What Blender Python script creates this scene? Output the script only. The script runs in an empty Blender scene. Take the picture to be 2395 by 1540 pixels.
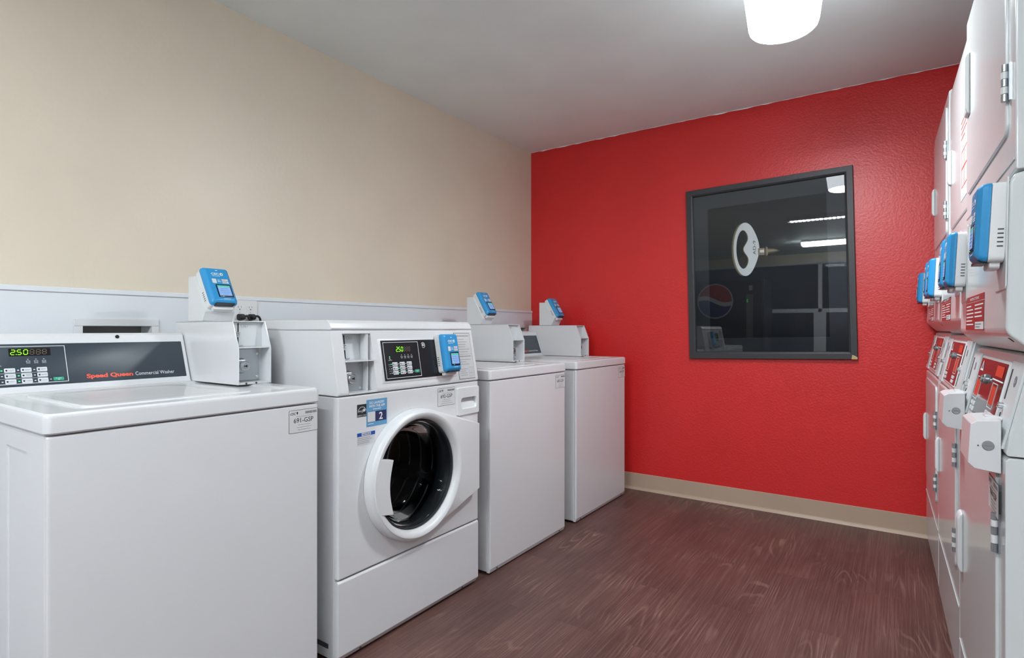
import bpy, bmesh, math, random
from mathutils import Vector, Matrix
R = math.radians
SC = bpy.context.scene
COL = SC.collection

# ------------------------------------------------------------------ camera, world, exposure
CAM_Z = 1.09
YAW = R(34.45)
cam = bpy.data.cameras.new('camera')
cam.sensor_fit = 'HORIZONTAL'; cam.sensor_width = 36.0
cam.lens = 1320.0 / 2395.0 * 36.0
cam.shift_y = 1.0 / 2395.0
cam.clip_start = 0.02
camo = bpy.data.objects.new('camera', cam); COL.objects.link(camo)
camo.location = (0, 0, CAM_Z); camo.rotation_euler = (R(90), 0, YAW)
SC.camera = camo
w = bpy.data.worlds.new('world'); SC.world = w; w.use_nodes = True
w.node_tree.nodes['Background'].inputs[0].default_value = (0.20, 0.28, 0.45, 1)
w.node_tree.nodes['Background'].inputs[1].default_value = 0.05
SC.view_settings.view_transform = 'Standard'; SC.view_settings.look = 'None'
SC.view_settings.gamma = 1.0; SC.view_settings.use_curve_mapping = False
SC.view_settings.exposure = 1.38
SC.cycles.max_bounces = 10; SC.cycles.diffuse_bounces = 5
SC.cycles.sample_clamp_indirect = 6.0
DRUM_POWER = 2.6
DRUM_LENS_POWER = 78.0      # emission of the drum lamp over the aisle
TUBE_POWER = 47.0       # emission of the strip lights behind the camera

# ------------------------------------------------------------------ materials
def srgb(r, g, b):
    f = lambda v: (v/255/12.92) if v/255 <= 0.04045 else ((v/255+0.055)/1.055)**2.4
    return (f(r), f(g), f(b), 1)
MATS = {}
def mat(name, col, rough=0.5, metal=0.0, emit=None, es=1.0, spec=0.5, coat=0.0, bump=None, bdist=0.002, vary=None):
    m = bpy.data.materials.new(name); m.use_nodes = True; MATS[name] = m
    nt = m.node_tree; b = nt.nodes['Principled BSDF']
    b.inputs['Base Color'].default_value = col
    b.inputs['Roughness'].default_value = rough
    b.inputs['Metallic'].default_value = metal
    b.inputs['Specular IOR Level'].default_value = spec
    b.inputs['Coat Weight'].default_value = coat
    b.inputs['Coat Roughness'].default_value = 0.05
    if emit:
        b.inputs['Emission Color'].default_value = emit; b.inputs['Emission Strength'].default_value = es
    tc = nt.nodes.new('ShaderNodeTexCoord')
    if bump:
        n = nt.nodes.new('ShaderNodeTexNoise'); n.inputs['Scale'].default_value = bump[0]
        n.inputs['Detail'].default_value = bump[2] if len(bump) > 2 else 2
        nt.links.new(tc.outputs['Object'], n.inputs['Vector'])
        bp = nt.nodes.new('ShaderNodeBump'); bp.inputs['Strength'].default_value = bump[1]
        bp.inputs['Distance'].default_value = bdist
        nt.links.new(n.outputs['Fac'], bp.inputs['Height']); nt.links.new(bp.outputs['Normal'], b.inputs['Normal'])
    # a little unevenness of tone so no surface is a flat colour
    v = vary if vary is not None else 0.03
    if v and not emit:
        n2 = nt.nodes.new('ShaderNodeTexNoise'); n2.inputs['Scale'].default_value = 3.0; n2.inputs['Detail'].default_value = 3
        nt.links.new(tc.outputs['Object'], n2.inputs['Vector'])
        mr = nt.nodes.new('ShaderNodeMapRange'); mr.inputs['From Min'].default_value = 0.3; mr.inputs['From Max'].default_value = 0.7
        mr.inputs['To Min'].default_value = 1 - v; mr.inputs['To Max'].default_value = 1 + v
        nt.links.new(n2.outputs['Fac'], mr.inputs['Value'])
        vm = nt.nodes.new('ShaderNodeVectorMath'); vm.operation = 'SCALE'
        vm.inputs[0].default_value = col[:3]
        nt.links.new(mr.outputs['Result'], vm.inputs['Scale']); nt.links.new(vm.outputs['Vector'], b.inputs['Base Color'])
    return m

mat('enamel', (0.66, 0.665, 0.68, 1), 0.22, spec=0.5, vary=0.01)
mat('enamel_dryer', (0.60, 0.625, 0.63, 1), 0.16, spec=0.26, vary=0.01)
mat('white_plastic', (0.68, 0.69, 0.70, 1), 0.38, vary=0.01)
mat('coated_steel', (0.60, 0.63, 0.64, 1), 0.35, vary=0.02)
mat('zinc', srgb(176, 182, 186), 0.32, 0.85, vary=0.05)
mat('chrome', srgb(205, 207, 208), 0.14, 1.0, vary=0.02)
mat('seam_dark', srgb(58, 58, 60), 0.6)
mat('panel_slate', srgb(42, 53, 64), 0.36, spec=0.6, vary=0.06)
mat('panel_black', srgb(24, 27, 31), 0.25, spec=0.4)
mat('gloss_black', srgb(17, 16, 17), 0.10, spec=0.6, coat=0.3)
mat('display_window', srgb(20, 16, 14), 0.2)
mat('digit_lit', srgb(120, 230, 30), 0.5, emit=srgb(130, 245, 20), es=0.5)
mat('digit_unlit', srgb(92, 84, 76), 0.5)
mat('led_green', srgb(60, 230, 110), 0.5, emit=srgb(50, 240, 110), es=0.5)
mat('led_off', srgb(205, 212, 215), 0.5)
mat('key_white', srgb(208, 212, 216), 0.4)
mat('key_green', srgb(22, 150, 115), 0.4)
mat('ink_white', srgb(225, 228, 230), 0.5)
mat('ink_black', srgb(38, 38, 42), 0.6)
mat('ink_grey', srgb(120, 120, 125), 0.6)
mat('ink_red', srgb(226, 90, 70), 0.5)
mat('ink_orange', srgb(205, 60, 35), 0.5)
mat('sticker_paper', srgb(206, 207, 208), 0.5)
mat('sticker_grey', srgb(196, 197, 198), 0.5)
mat('sticker_blue', srgb(92, 150, 190), 0.45)
mat('sticker_navy', srgb(36, 40, 86), 0.45)
mat('notice_blue', srgb(10, 70, 160), 0.45)
mat('reader_blue', srgb(42, 140, 196), 0.30, spec=0.5)
mat('bezel_navy', srgb(22, 34, 60), 0.25)
mat('screen_lit', srgb(120, 150, 190), 0.3, emit=srgb(120, 165, 225), es=0.16)
mat('screen_green', srgb(60, 190, 140), 0.4, emit=srgb(60, 190, 140), es=0.1)
mat('screen_ink', srgb(80, 110, 170), 0.5)
mat('reader_slot', srgb(28, 36, 50), 0.35)
mat('black_rubber', srgb(24, 24, 26), 0.5)
mat('hole_black', srgb(12, 12, 13), 0.7)
mat('ceiling_paint', (0.83, 0.92, 0.91, 1), 0.55, bump=(60, 0.12, 3))
mat('tan_paint', srgb(214, 203, 184), 0.40, bump=(55, 0.22, 3), bdist=0.003, vary=0.025)
mat('red_paint', srgb(206, 38, 38), 0.38, bump=(95, 0.28, 2), bdist=0.004, vary=0.03)
mat('wainscot_white', srgb(218, 222, 226), 0.30, vary=0.01, bump=(30, 0.06, 2))
mat('vinyl_base', srgb(180, 158, 138), 0.40, vary=0.03)
mat('grey_recess', srgb(120, 118, 116), 0.7)
mat('frame_charcoal', srgb(44, 44, 48), 0.48, vary=0.05)
mat('frame_chip', srgb(190, 165, 120), 0.7)
mat('art_mat', srgb(60, 64, 68), 0.75)
mat('art_dark', srgb(16, 19, 22), 0.75)
mat('key_metal', srgb(225, 226, 224), 0.6)
mat('key_edge', srgb(92, 86, 70), 0.6)
mat('key_brass', srgb(150, 135, 100), 0.6)
mat('key_brass_dim', srgb(84, 78, 62), 0.6)
mat('plate_white', srgb(222, 222, 222), 0.4)
mat('drum_dark', srgb(26, 27, 29), 0.35, 0.3)
mat('drum_hole', srgb(6, 6, 7), 0.8)
mat('drum_rib', srgb(66, 68, 72), 0.25, 0.7)
mat('gasket', srgb(40, 44, 48), 0.45)
mat('vend_dark', srgb(16, 22, 42), 0.35)
mat('vend_red', srgb(190, 30, 45), 0.4)
mat('vend_blue', srgb(35, 60, 130), 0.4)
mat('vend_white', srgb(215, 218, 225), 0.4)
mat('mullion', srgb(196, 200, 205), 0.5)
mat('steel_tag', srgb(130, 132, 135), 0.4, 0.6)
mat('lamp_glass', (0.9, 0.9, 0.9, 1), 0.4, emit=(0.93, 0.99, 1.03, 1), es=DRUM_POWER)
mat('lamp_lens', (0.9, 0.9, 0.9, 1), 0.4, emit=(0.93, 0.99, 1.03, 1), es=DRUM_LENS_POWER)
mat('strip_lens', (0.9, 0.9, 0.9, 1), 0.4, emit=(0.93, 1.0, 1.045, 1), es=TUBE_POWER)
mat('strip_lens_led', (0.9, 0.9, 0.9, 1), 0.4, emit=(0.93, 1.0, 1.045, 1), es=TUBE_POWER)
mat('fixture_white', srgb(215, 215, 215), 0.5)

def glassy(name, tint, ior, rough=0.0):
    m = bpy.data.materials.new(name); m.use_nodes = True; MATS[name] = m
    nt = m.node_tree; nt.nodes.clear()
    out = nt.nodes.new('ShaderNodeOutputMaterial'); mx = nt.nodes.new('ShaderNodeMixShader')
    t = nt.nodes.new('ShaderNodeBsdfTransparent'); t.inputs[0].default_value = tint
    g = nt.nodes.new('ShaderNodeBsdfGlossy'); g.inputs['Roughness'].default_value = rough
    fr = nt.nodes.new('ShaderNodeFresnel'); fr.inputs['IOR'].default_value = ior
    nt.links.new(fr.outputs[0], mx.inputs[0]); nt.links.new(t.outputs[0], mx.inputs[1])
    nt.links.new(g.outputs[0], mx.inputs[2]); nt.links.new(mx.outputs[0], out.inputs['Surface'])
    return m
glassy('picture_glass', (0.94, 0.95, 0.96, 1), 1.62, 0.012)
glassy('door_glass', (0.50, 0.53, 0.55, 1), 1.17, 0.02)
glassy('window_glass', (0.9, 0.93, 0.97, 1), 1.5)

def floor_material():
    m = bpy.data.materials.new('wood_vinyl'); m.use_nodes = True; MATS['wood_vinyl'] = m
    nt = m.node_tree; N = nt.nodes.new; L = nt.links.new; b = nt.nodes['Principled BSDF']
    tc = N('ShaderNodeTexCoord')
    sep = N('ShaderNodeSeparateXYZ'); L(tc.outputs['Object'], sep.inputs[0])
    com = N('ShaderNodeCombineXYZ'); L(sep.outputs['Y'], com.inputs['X']); L(sep.outputs['X'], com.inputs['Y'])
    br = N('ShaderNodeTexBrick'); L(com.outputs[0], br.inputs['Vector'])
    br.inputs['Scale'].default_value = 1.0; br.inputs['Brick Width'].default_value = 0.92; br.inputs['Row Height'].default_value = 0.152
    br.inputs['Mortar Size'].default_value = 0.0006; br.inputs['Mortar Smooth'].default_value = 0.5
    br.inputs['Color1'].default_value = (0, 0, 0, 1); br.inputs['Color2'].default_value = (1, 1, 1, 1); br.inputs['Mortar'].default_value = (0.5, 0.5, 0.5, 1)
    # every plank shifts the grain pattern sideways
    sh = N('ShaderNodeVectorMath'); sh.operation = 'SCALE'; sh.inputs['Scale'].default_value = 3.7; L(br.outputs['Color'], sh.inputs[0])
    ad = N('ShaderNodeVectorMath'); L(com.outputs[0], ad.inputs[0]); L(sh.outputs[0], ad.inputs[1])
    # rings (cathedral figure): contours of a stretched noise field
    mp = N('ShaderNodeMapping'); mp.inputs['Scale'].default_value = (0.55, 4.8, 1); L(ad.outputs[0], mp.inputs[0])
    n1 = N('ShaderNodeTexNoise'); n1.inputs['Scale'].default_value = 1.0; n1.inputs['Detail'].default_value = 1.5; n1.inputs['Roughness'].default_value = 0.4
    L(mp.outputs[0], n1.inputs['Vector'])
    mu = N('ShaderNodeMath'); mu.operation = 'MULTIPLY'; mu.inputs[1].default_value = 190; L(n1.outputs['Fac'], mu.inputs[0])
    sn = N('ShaderNodeMath'); sn.operation = 'SINE'; L(mu.outputs[0], sn.inputs[0])
    r1 = N('ShaderNodeMapRange'); r1.inputs['From Min'].default_value = 0.45; r1.inputs['From Max'].default_value = 1.0; L(sn.outputs[0], r1.inputs['Value'])
    # fine pores
    mp2 = N('ShaderNodeMapping'); mp2.inputs['Scale'].default_value = (3.2, 240, 1); L(ad.outputs[0], mp2.inputs[0])
    n2 = N('ShaderNodeTexNoise'); n2.inputs['Scale'].default_value = 1.0; n2.inputs['Detail'].default_value = 5; n2.inputs['Roughness'].default_value = 0.65
    L(mp2.outputs[0], n2.inputs['Vector'])
    r2 = N('ShaderNodeMapRange'); r2.inputs['From Min'].default_value = 0.45; r2.inputs['From Max'].default_value = 0.74; L(n2.outputs['Fac'], r2.inputs['Value'])
    # where the lighter grain wears through
    n3 = N('ShaderNodeTexNoise'); n3.inputs['Scale'].default_value = 3.2; n3.inputs['Detail'].default_value = 4; L(tc.outputs['Object'], n3.inputs['Vector'])
    r3 = N('ShaderNodeMapRange'); r3.inputs['From Min'].default_value = 0.50; r3.inputs['From Max'].default_value = 0.72; L(n3.outputs['Fac'], r3.inputs['Value'])
    a = N('ShaderNodeMath'); a.operation = 'MULTIPLY'; L(r1.outputs[0], a.inputs[0]); L(r3.outputs[0], a.inputs[1])
    a2 = N('ShaderNodeMath'); a2.operation = 'MULTIPLY'; a2.inputs[1].default_value = 0.48; L(a.outputs[0], a2.inputs[0])
    c2 = N('ShaderNodeMath'); c2.operation = 'MULTIPLY_ADD'; c2.inputs[1].default_value = 0.38; L(r2.outputs[0], c2.inputs[0]); L(a2.outputs[0], c2.inputs[2])
    rm = N('ShaderNodeMix'); rm.data_type = 'RGBA'; L(c2.outputs[0], rm.inputs[0])
    rm.inputs[6].default_value = srgb(84, 56, 52); rm.inputs[7].default_value = srgb(158, 126, 112)
    # tone blotches
    n4 = N('ShaderNodeTexNoise'); n4.inputs['Scale'].default_value = 2.3; n4.inputs['Detail'].default_value = 3; L(ad.outputs[0], n4.inputs['Vector'])
    r4 = N('ShaderNodeMapRange'); r4.inputs['From Min'].default_value = 0.35; r4.inputs['From Max'].default_value = 0.65
    r4.inputs['To Min'].default_value = 0.80; r4.inputs['To Max'].default_value = 1.15; L(n4.outputs['Fac'], r4.inputs['Value'])
    vm = N('ShaderNodeVectorMath'); vm.operation = 'SCALE'; L(rm.outputs[2], vm.inputs[0]); L(r4.outputs[0], vm.inputs['Scale'])
    # seams
    ms = N('ShaderNodeMix'); ms.data_type = 'RGBA'; L(br.outputs['Fac'], ms.inputs[0]); L(vm.outputs[0], ms.inputs[6]); ms.inputs[7].default_value = srgb(70, 48, 44)
    L(ms.outputs[2], b.inputs['Base Color'])
    rr = N('ShaderNodeMapRange'); rr.inputs['To Min'].default_value = 0.36; rr.inputs['To Max'].default_value = 0.52; L(n3.outputs['Fac'], rr.inputs['Value'])
    L(rr.outputs[0], b.inputs['Roughness'])
    b.inputs['Specular IOR Level'].default_value = 0.5
    bp = N('ShaderNodeBump'); bp.inputs['Strength'].default_value = 0.15; bp.inputs['Distance'].default_value = 0.001
    L(c2.outputs[0], bp.inputs['Height']); L(bp.outputs['Normal'], b.inputs['Normal'])
floor_material()

# ------------------------------------------------------------------ mesh helpers
class Fr:
    """flat frame: origin, right, up, outward"""
    def __init__(s, o, u=(0, 1, 0), v=(0, 0, 1), n=None):
        s.o = Vector(o); s.u = Vector(u).normalized(); s.v = Vector(v).normalized()
        s.n = Vector(n).normalized() if n else s.u.cross(s.v).normalized()
    def p(s, a, b, c=0.0): return s.o + s.u*a + s.v*b + s.n*c
    def at(s, a, b, c=0.0):
        f = Fr(s.p(a, b, c), s.u, s.v, s.n); return f

GLYPHS = {}
def glyph_mesh(txt, bold=0.0, shear=0.0):
    k = (txt, bold, shear)
    if k not in GLYPHS:
        cu = bpy.data.curves.new('lettering', 'FONT'); cu.body = txt; cu.size = 1.0; cu.offset = bold; cu.shear = shear
        cu.resolution_u = 3
        ob = bpy.data.objects.new('lettering', cu); COL.objects.link(ob)
        dg = bpy.context.evaluated_depsgraph_get(); dg.update()
        me = ob.evaluated_get(dg).to_mesh()
        vs = [(v.co.x, v.co.y) for v in me.vertices]; fs = [tuple(p.vertices) for p in me.polygons]
        ob.evaluated_get(dg).to_mesh_clear()
        bpy.data.objects.remove(ob); bpy.data.curves.remove(cu)
        GLYPHS[k] = (vs, fs)
    return GLYPHS[k]

class MB:
    def __init__(s): s.bm = bmesh.new(); s.mats = []
    def mi(s, m):
        if m not in s.mats: s.mats.append(m)
        return s.mats.index(m)
    def _merge(s, t, m):
        i = s.mi(m)
        for f in t.faces: f.material_index = i
        me = bpy.data.meshes.new('t'); t.to_mesh(me); t.free(); s.bm.from_mesh(me); bpy.data.meshes.remove(me)
    def box(s, x0, x1, y0, y1, z0, z1, m, bev=0.0, seg=3):
        t = bmesh.new(); bmesh.ops.create_cube(t, size=1.0)
        for v in t.verts:
            v.co = Vector(((x0+x1)/2 + v.co.x*(x1-x0), (y0+y1)/2 + v.co.y*(y1-y0), (z0+z1)/2 + v.co.z*(z1-z0)))
        if bev: bmesh.ops.bevel(t, geom=t.edges[:], offset=bev, segments=seg, profile=0.5, affect='EDGES', clamp_overlap=True)
        s._merge(t, m); return s
    def fbox(s, fr, u0, u1, v0, v1, n0, n1, m, bev=0.0, seg=2):
        t = bmesh.new(); bmesh.ops.create_cube(t, size=1.0)
        for v in t.verts:
            a, b, c = (u0+u1)/2 + v.co.x*(u1-u0), (v0+v1)/2 + v.co.y*(v1-v0), (n0+n1)/2 + v.co.z*(n1-n0)
            v.co = fr.p(a, b, c)
        if bev: bmesh.ops.bevel(t, geom=t.edges[:], offset=bev, segments=seg, profile=0.5, affect='EDGES', clamp_overlap=True)
        bmesh.ops.recalc_face_normals(t, faces=t.faces[:])
        s._merge(t, m); return s
    def prism(s, pts, fr, n0, n1, m, bev=0.0, seg=2):
        """polygon in fr's (u, v), pushed from n0 to n1"""
        t = bmesh.new()
        a = [t.verts.new(fr.p(u, v, n0)) for u, v in pts]; b = [t.verts.new(fr.p(u, v, n1)) for u, v in pts]
        k = len(pts)
        t.faces.new(a[::-1]); t.faces.new(b)
        for i in range(k): t.faces.new((a[i], a[(i+1) % k], b[(i+1) % k], b[i]))
        bmesh.ops.recalc_face_normals(t, faces=t.faces[:])
        if bev: bmesh.ops.bevel(t, geom=t.edges[:], offset=bev, segments=seg, profile=0.5, affect='EDGES', clamp_overlap=True)
        s._merge(t, m); return s
    def loops(s, loops, m, cap0=True, cap1=True):
        t = bmesh.new(); prev = None; first = None
        for lp in loops:
            cur = [t.verts.new(p) for p in lp]
            if prev:
                k = len(cur)
                for i in range(k): t.faces.new((prev[i], prev[(i+1) % k], cur[(i+1) % k], cur[i]))
            else: first = cur
            prev = cur
        if cap0: t.faces.new(first[::-1])
        if cap1: t.faces.new(prev)
        bmesh.ops.recalc_face_normals(t, faces=t.faces[:])
        s._merge(t, m); return s
    def rslab(s, fr, u0, u1, v0, v1, n0, n1, r, m, ch=0.0, arc=5):
        """rounded rectangle slab with softened front edge"""
        L = []
        if ch > 0:
            hs = [(n0, 0), (n1-ch, 0), (n1-ch*0.35, ch*0.30), (n1, ch)]
        else: hs = [(n0, 0), (n1, 0)]
        for n, ins in hs: L.append([fr.p(a, b, n) for a, b in rrect(u0+ins, u1-ins, v0+ins, v1-ins, max(r-ins, 0.0004), arc)])
        return s.loops(L, m)
    def cyl(s, c, axis, r, h, m, r2=None, seg=28, bev=0.0):
        c = Vector(c); axis = Vector(axis).normalized()
        x = axis.orthogonal().normalized(); y = axis.cross(x); r2 = r if r2 is None else r2
        prof = [(r, 0), (r2, h)] if not bev else [(r, 0), (r2, h-bev), (r2-bev, h)]
        return s.loops([[c + axis*hh + (x*math.cos(2*math.pi*i/seg) + y*math.sin(2*math.pi*i/seg))*rr for i in range(seg)] for rr, hh in prof], m)
    def lathe(s, c, axis, prof, m, seg=64, cap0=False, cap1=False):
        c = Vector(c); axis = Vector(axis).normalized()
        x = axis.orthogonal().normalized(); y = axis.cross(x)
        return s.loops([[c + axis*hh + (x*math.cos(2*math.pi*i/seg) + y*math.sin(2*math.pi*i/seg))*rr for i in range(seg)] for rr, hh in prof], m, cap0, cap1)
    def tube(s, pts, r, m, seg=10):
        pts = [Vector(p) for p in pts]; L = []; ref = Vector((0.3, 0.2, 1)).normalized()
        for i, p in enumerate(pts):
            d = (pts[min(i+1, len(pts)-1)] - pts[max(i-1, 0)]).normalized()
            x = d.cross(ref).normalized(); y = d.cross(x)
            L.append([p + (x*math.cos(2*math.pi*k/seg) + y*math.sin(2*math.pi*k/seg))*r for k in range(seg)])
        return s.loops(L, m)
    def rect(s, fr, u0, u1, v0, v1, m, d=0.0006):
        """thin printed patch with a hair of thickness"""
        return s.fbox(fr, u0, u1, v0, v1, max(d-0.0004, 0.0), d, m)
    def line(s, fr, u0, u1, v0, v1, w, m, d=0.0008):
        """rectangular outline"""
        s.rect(fr, u0, u1, v0, v0+w, m, d); s.rect(fr, u0, u1, v1-w, v1, m, d)
        s.rect(fr, u0, u0+w, v0, v1, m, d); s.rect(fr, u1-w, u1, v0, v1, m, d); return s
    def flat(s, fr, pts, m, d):
        t = bmesh.new(); t.faces.new([t.verts.new(fr.p(a, b, d)) for a, b in pts])
        bmesh.ops.triangulate(t, faces=t.faces[:])
        s._merge(t, m); return s
    def text(s, fr, txt, u, v, h, m, w=None, d=0.0010, bold=0.0, shear=0.0, align='L', rot=0.0):
        """lettering with cap height h; w squeezes it to a width"""
        vs, fs = glyph_mesh(txt, bold, shear)
        if not vs: return s
        xs = [a for a, _ in vs]; x0, x1 = min(xs), max(xs); ys = [b for _, b in vs]
        cap = 0.70
        sy = h/cap; sx = sy if w is None else w/max(x1-x0, 1e-6)
        W = (x1-x0)*sx; off = {'L': 0, 'C': -W/2, 'R': -W}[align]
        cr, sr = math.cos(rot), math.sin(rot)
        t = bmesh.new(); V = []
        for a, b in vs:
            px, py = (a-x0)*sx+off, b*sy
            V.append(t.verts.new(fr.p(u + px*cr - py*sr, v + px*sr + py*cr, d)))
        for f in fs:
            try: t.faces.new([V[i] for i in f])
            except ValueError: pass
        s._merge(t, m); return s
    def build(s, name, parent=None, sharp=32, wn=True):
        me = bpy.data.meshes.new(name)
        for f in s.bm.faces: f.smooth = True
        lim = R(sharp)
        for e in s.bm.edges:
            if len(e.link_faces) == 2 and e.calc_face_angle(0) > lim: e.smooth = False
        s.bm.to_mesh(me); s.bm.free()
        for m in s.mats: me.materials.append(MATS[m])
        o = bpy.data.objects.new(name, me); COL.objects.link(o)
        if parent: o.parent = parent
        if wn:
            md = o.modifiers.new('normals', 'WEIGHTED_NORMAL'); md.keep_sharp = True
        return o

def rrect(u0, u1, v0, v1, r, arc=5):
    r = min(r, (u1-u0)/2-1e-5, (v1-v0)/2-1e-5); P = []
    for cx, cy, a0 in ((u1-r, v0+r, -90), (u1-r, v1-r, 0), (u0+r, v1-r, 90), (u0+r, v0+r, 180)):
        for i in range(arc+1):
            a = R(a0 + 90*i/arc); P.append((cx + r*math.cos(a), cy + r*math.sin(a)))
    return P

def cut(o, cutter_mb, mats_extra=()):
    """carve with a solid, baked into the mesh; nothing of the cutter stays in the scene"""
    c = cutter_mb.build('carving', o.parent, wn=False)
    wn = o.modifiers.get('normals')
    if wn: o.modifiers.remove(wn)
    md = o.modifiers.new('b', 'BOOLEAN'); md.operation = 'DIFFERENCE'; md.object = c; md.solver = 'EXACT'
    dg = bpy.context.evaluated_depsgraph_get(); dg.update()
    me = bpy.data.meshes.new_from_object(o.evaluated_get(dg), depsgraph=dg)
    o.modifiers.remove(md); old = o.data; me.name = old.name
    bm = bmesh.new(); bm.from_mesh(me)
    for f in bm.faces: f.smooth = True
    for e in bm.edges:
        if len(e.link_faces) == 2: e.smooth = e.calc_face_angle(0) <= R(32)
    bm.to_mesh(me); bm.free()
    o.data = me; bpy.data.meshes.remove(old)
    bpy.data.objects.remove(c)
    md = o.modifiers.new('normals', 'WEIGHTED_NORMAL'); md.keep_sharp = True
    return o

def thing(name, loc, label, cat, group=None, rz=0.0):
    o = bpy.data.objects.new(name, None); COL.objects.link(o); o.location = loc; o.rotation_euler = (0, 0, rz)
    o.empty_display_size = 0.05
    o['label'] = label; o['category'] = cat
    if group: o['group'] = group
    return o
def struct(o): o['kind'] = 'structure'; return o

# ------------------------------------------------------------------ the room
XL, XR, YR, ZC = -2.33, 0.95, 3.656, 2.445
YB = -4.0           # back wall of the room, behind the camera
XL2 = -3.60         # the room widens behind the washers
b = MB(); b.box(XL2-0.1, XR+0.1, YB-0.1, YR+0.1, -0.1, 0.0, 'wood_vinyl'); struct(b.build('floor', wn=False))
b = MB(); b.box(XL2-0.1, XR+0.1, YB-0.1, YR+0.1, ZC, ZC+0.1, 'ceiling_paint'); struct(b.build('ceiling', wn=False))
b = MB(); b.box(XL-0.12, XL, -0.35, YR+0.1, 0, ZC, 'tan_paint')
wall_left = struct(b.build('wall_left', wn=False))
b = MB(); b.box(XL2, XL, -0.45, -0.35, 0, ZC, 'tan_paint'); struct(b.build('wall_left_return', wn=False))
b = MB(); b.box(XL2-0.1, XL2, YB, -0.35, 0, ZC, 'tan_paint'); struct(b.build('wall_alcove', wn=False))
b = MB(); b.box(XL, XR+0.1, YR, YR+0.1, 0, ZC, 'red_paint'); struct(b.build('wall_back', wn=False))
b = MB(); b.box(XR, XR+0.1, YB, YR, 0, ZC, 'fixture_white'); struct(b.build('wall_right', wn=False))
# white laminate sheet on the left wall with its edge trim
b = MB(); b.box(XL, XL+0.008, -0.30, YR, 0.0, 1.218, 'wainscot_white')
wains = struct(b.build('trim_1', wn=False))
b = MB(); b.box(XL, XL+0.013, -0.30, YR, 1.215, 1.232, 'wainscot_white', 0.002); struct(b.build('trim_2'))
for n, o in (('y', wall_left), ('y', wains)):
    for y0, y1 in ((0.765, 0.985), (3.345, 3.565)):
        c = MB(); c.box(XL-0.08, XL+0.02, y0, y1, 0.93, 1.106, 'grey_recess'); cut(o, c)
# hand-cut paint line where the red wall meets ceiling and cove base
random.seed(4)
b = MB(); pts = [(XL, ZC+0.001)]; n = 90
for i in range(n+1):
    x = XL + (XR-XL)*i/n; pts.append((x, ZC - 0.001 - 0.002*random.random() - (0.003 if random.random() > 0.8 else 0)))
pts.append((XR, ZC+0.001))
b.prism(pts, Fr((0, YR-0.0004, 0), (1, 0, 0), (0, 0, 1)), 0, 0.0006, 'ceiling_paint'); struct(b.build('trim_3', wn=False))
# vinyl cove base along the red wall
prof = [(0, 0), (0.016, 0), (0.014, 0.004), (0.008, 0.012), (0.0045, 0.022), (0.0035, 0.108), (0, 0.110)]
b = MB(); b.prism(prof, Fr((XL+0.01, YR, 0), (0, -1, 0), (0, 0, 1), (1, 0, 0)), 0, XR-XL-0.01, 'vinyl_base'); struct(b.build('baseboard_back'))
# storefront glazing at the far end behind the camera, seen in the picture glass
b = MB()
b.box(XL2, XR, YB-0.05, YB, 2.28, ZC, 'tan_paint'); b.box(XL2, XR, YB-0.05, YB, 0, 0.12, 'mullion'); struct(b.build('wall_front', wn=False))
wn_ = bpy.data.objects.new('window_1', None); COL.objects.link(wn_); wn_.location = (0, YB, 0); struct(wn_)
b = MB()
for x in (-3.5, -1.15, 0.9): b.box(x-0.03, x+0.03, -0.05, 0.03, 0.12, 2.28, 'mullion', 0.004)
b.box(-1.25, -1.06, -0.05, 0.025, 0.12, 1.42, 'mullion', 0.004)
b.box(-3.5, 0.9, -0.05, 0.03, 1.39, 1.46, 'mullion', 0.004); b.box(-3.5, 0.9, -0.05, 0.03, 2.25, 2.28, 'mullion', 0.004)
b.build('window_frame', wn_)
b = MB(); b.box(-3.6, 0.95, -0.04, -0.034, 0.12, 2.28, 'window_glass'); b.build('window_pane', wn_, wn=False)

# ------------------------------------------------------------------ lamps
t = thing('ceiling_light', (-0.345, 2.235, ZC), 'white glowing drum-shaped lamp on the ceiling over the aisle', 'ceiling light')
b = MB(); b.lathe((0, 0, 0), (0, 0, -1), [(0.06, 0), (0.085, 0.0), (0.085, 0.018), (0.070, 0.026), (0.03, 0.030), (0.03, 0.050), (0.144, 0.052), (0.144, 0.062), (0.06, 0.064)], 'fixture_white', 64, True, True); b.build('canopy', t)
b = MB(); b.lathe((0, 0, 0), (0, 0, -1), [(0.1425, 0.062), (0.138, 0.085), (0.1165, 0.252), (0.112, 0.265)], 'lamp_glass', 72); sh_ = b.build('lamp_shade', t, sharp=60)
b = MB(); b.lathe((0, 0, 0), (0, 0, -1), [(0.112, 0.265), (0.106, 0.271), (0.09, 0.2745), (0.0005, 0.276)], 'lamp_lens', 72, False, True); b.build('lamp_lens', sh_, sharp=60)
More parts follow.
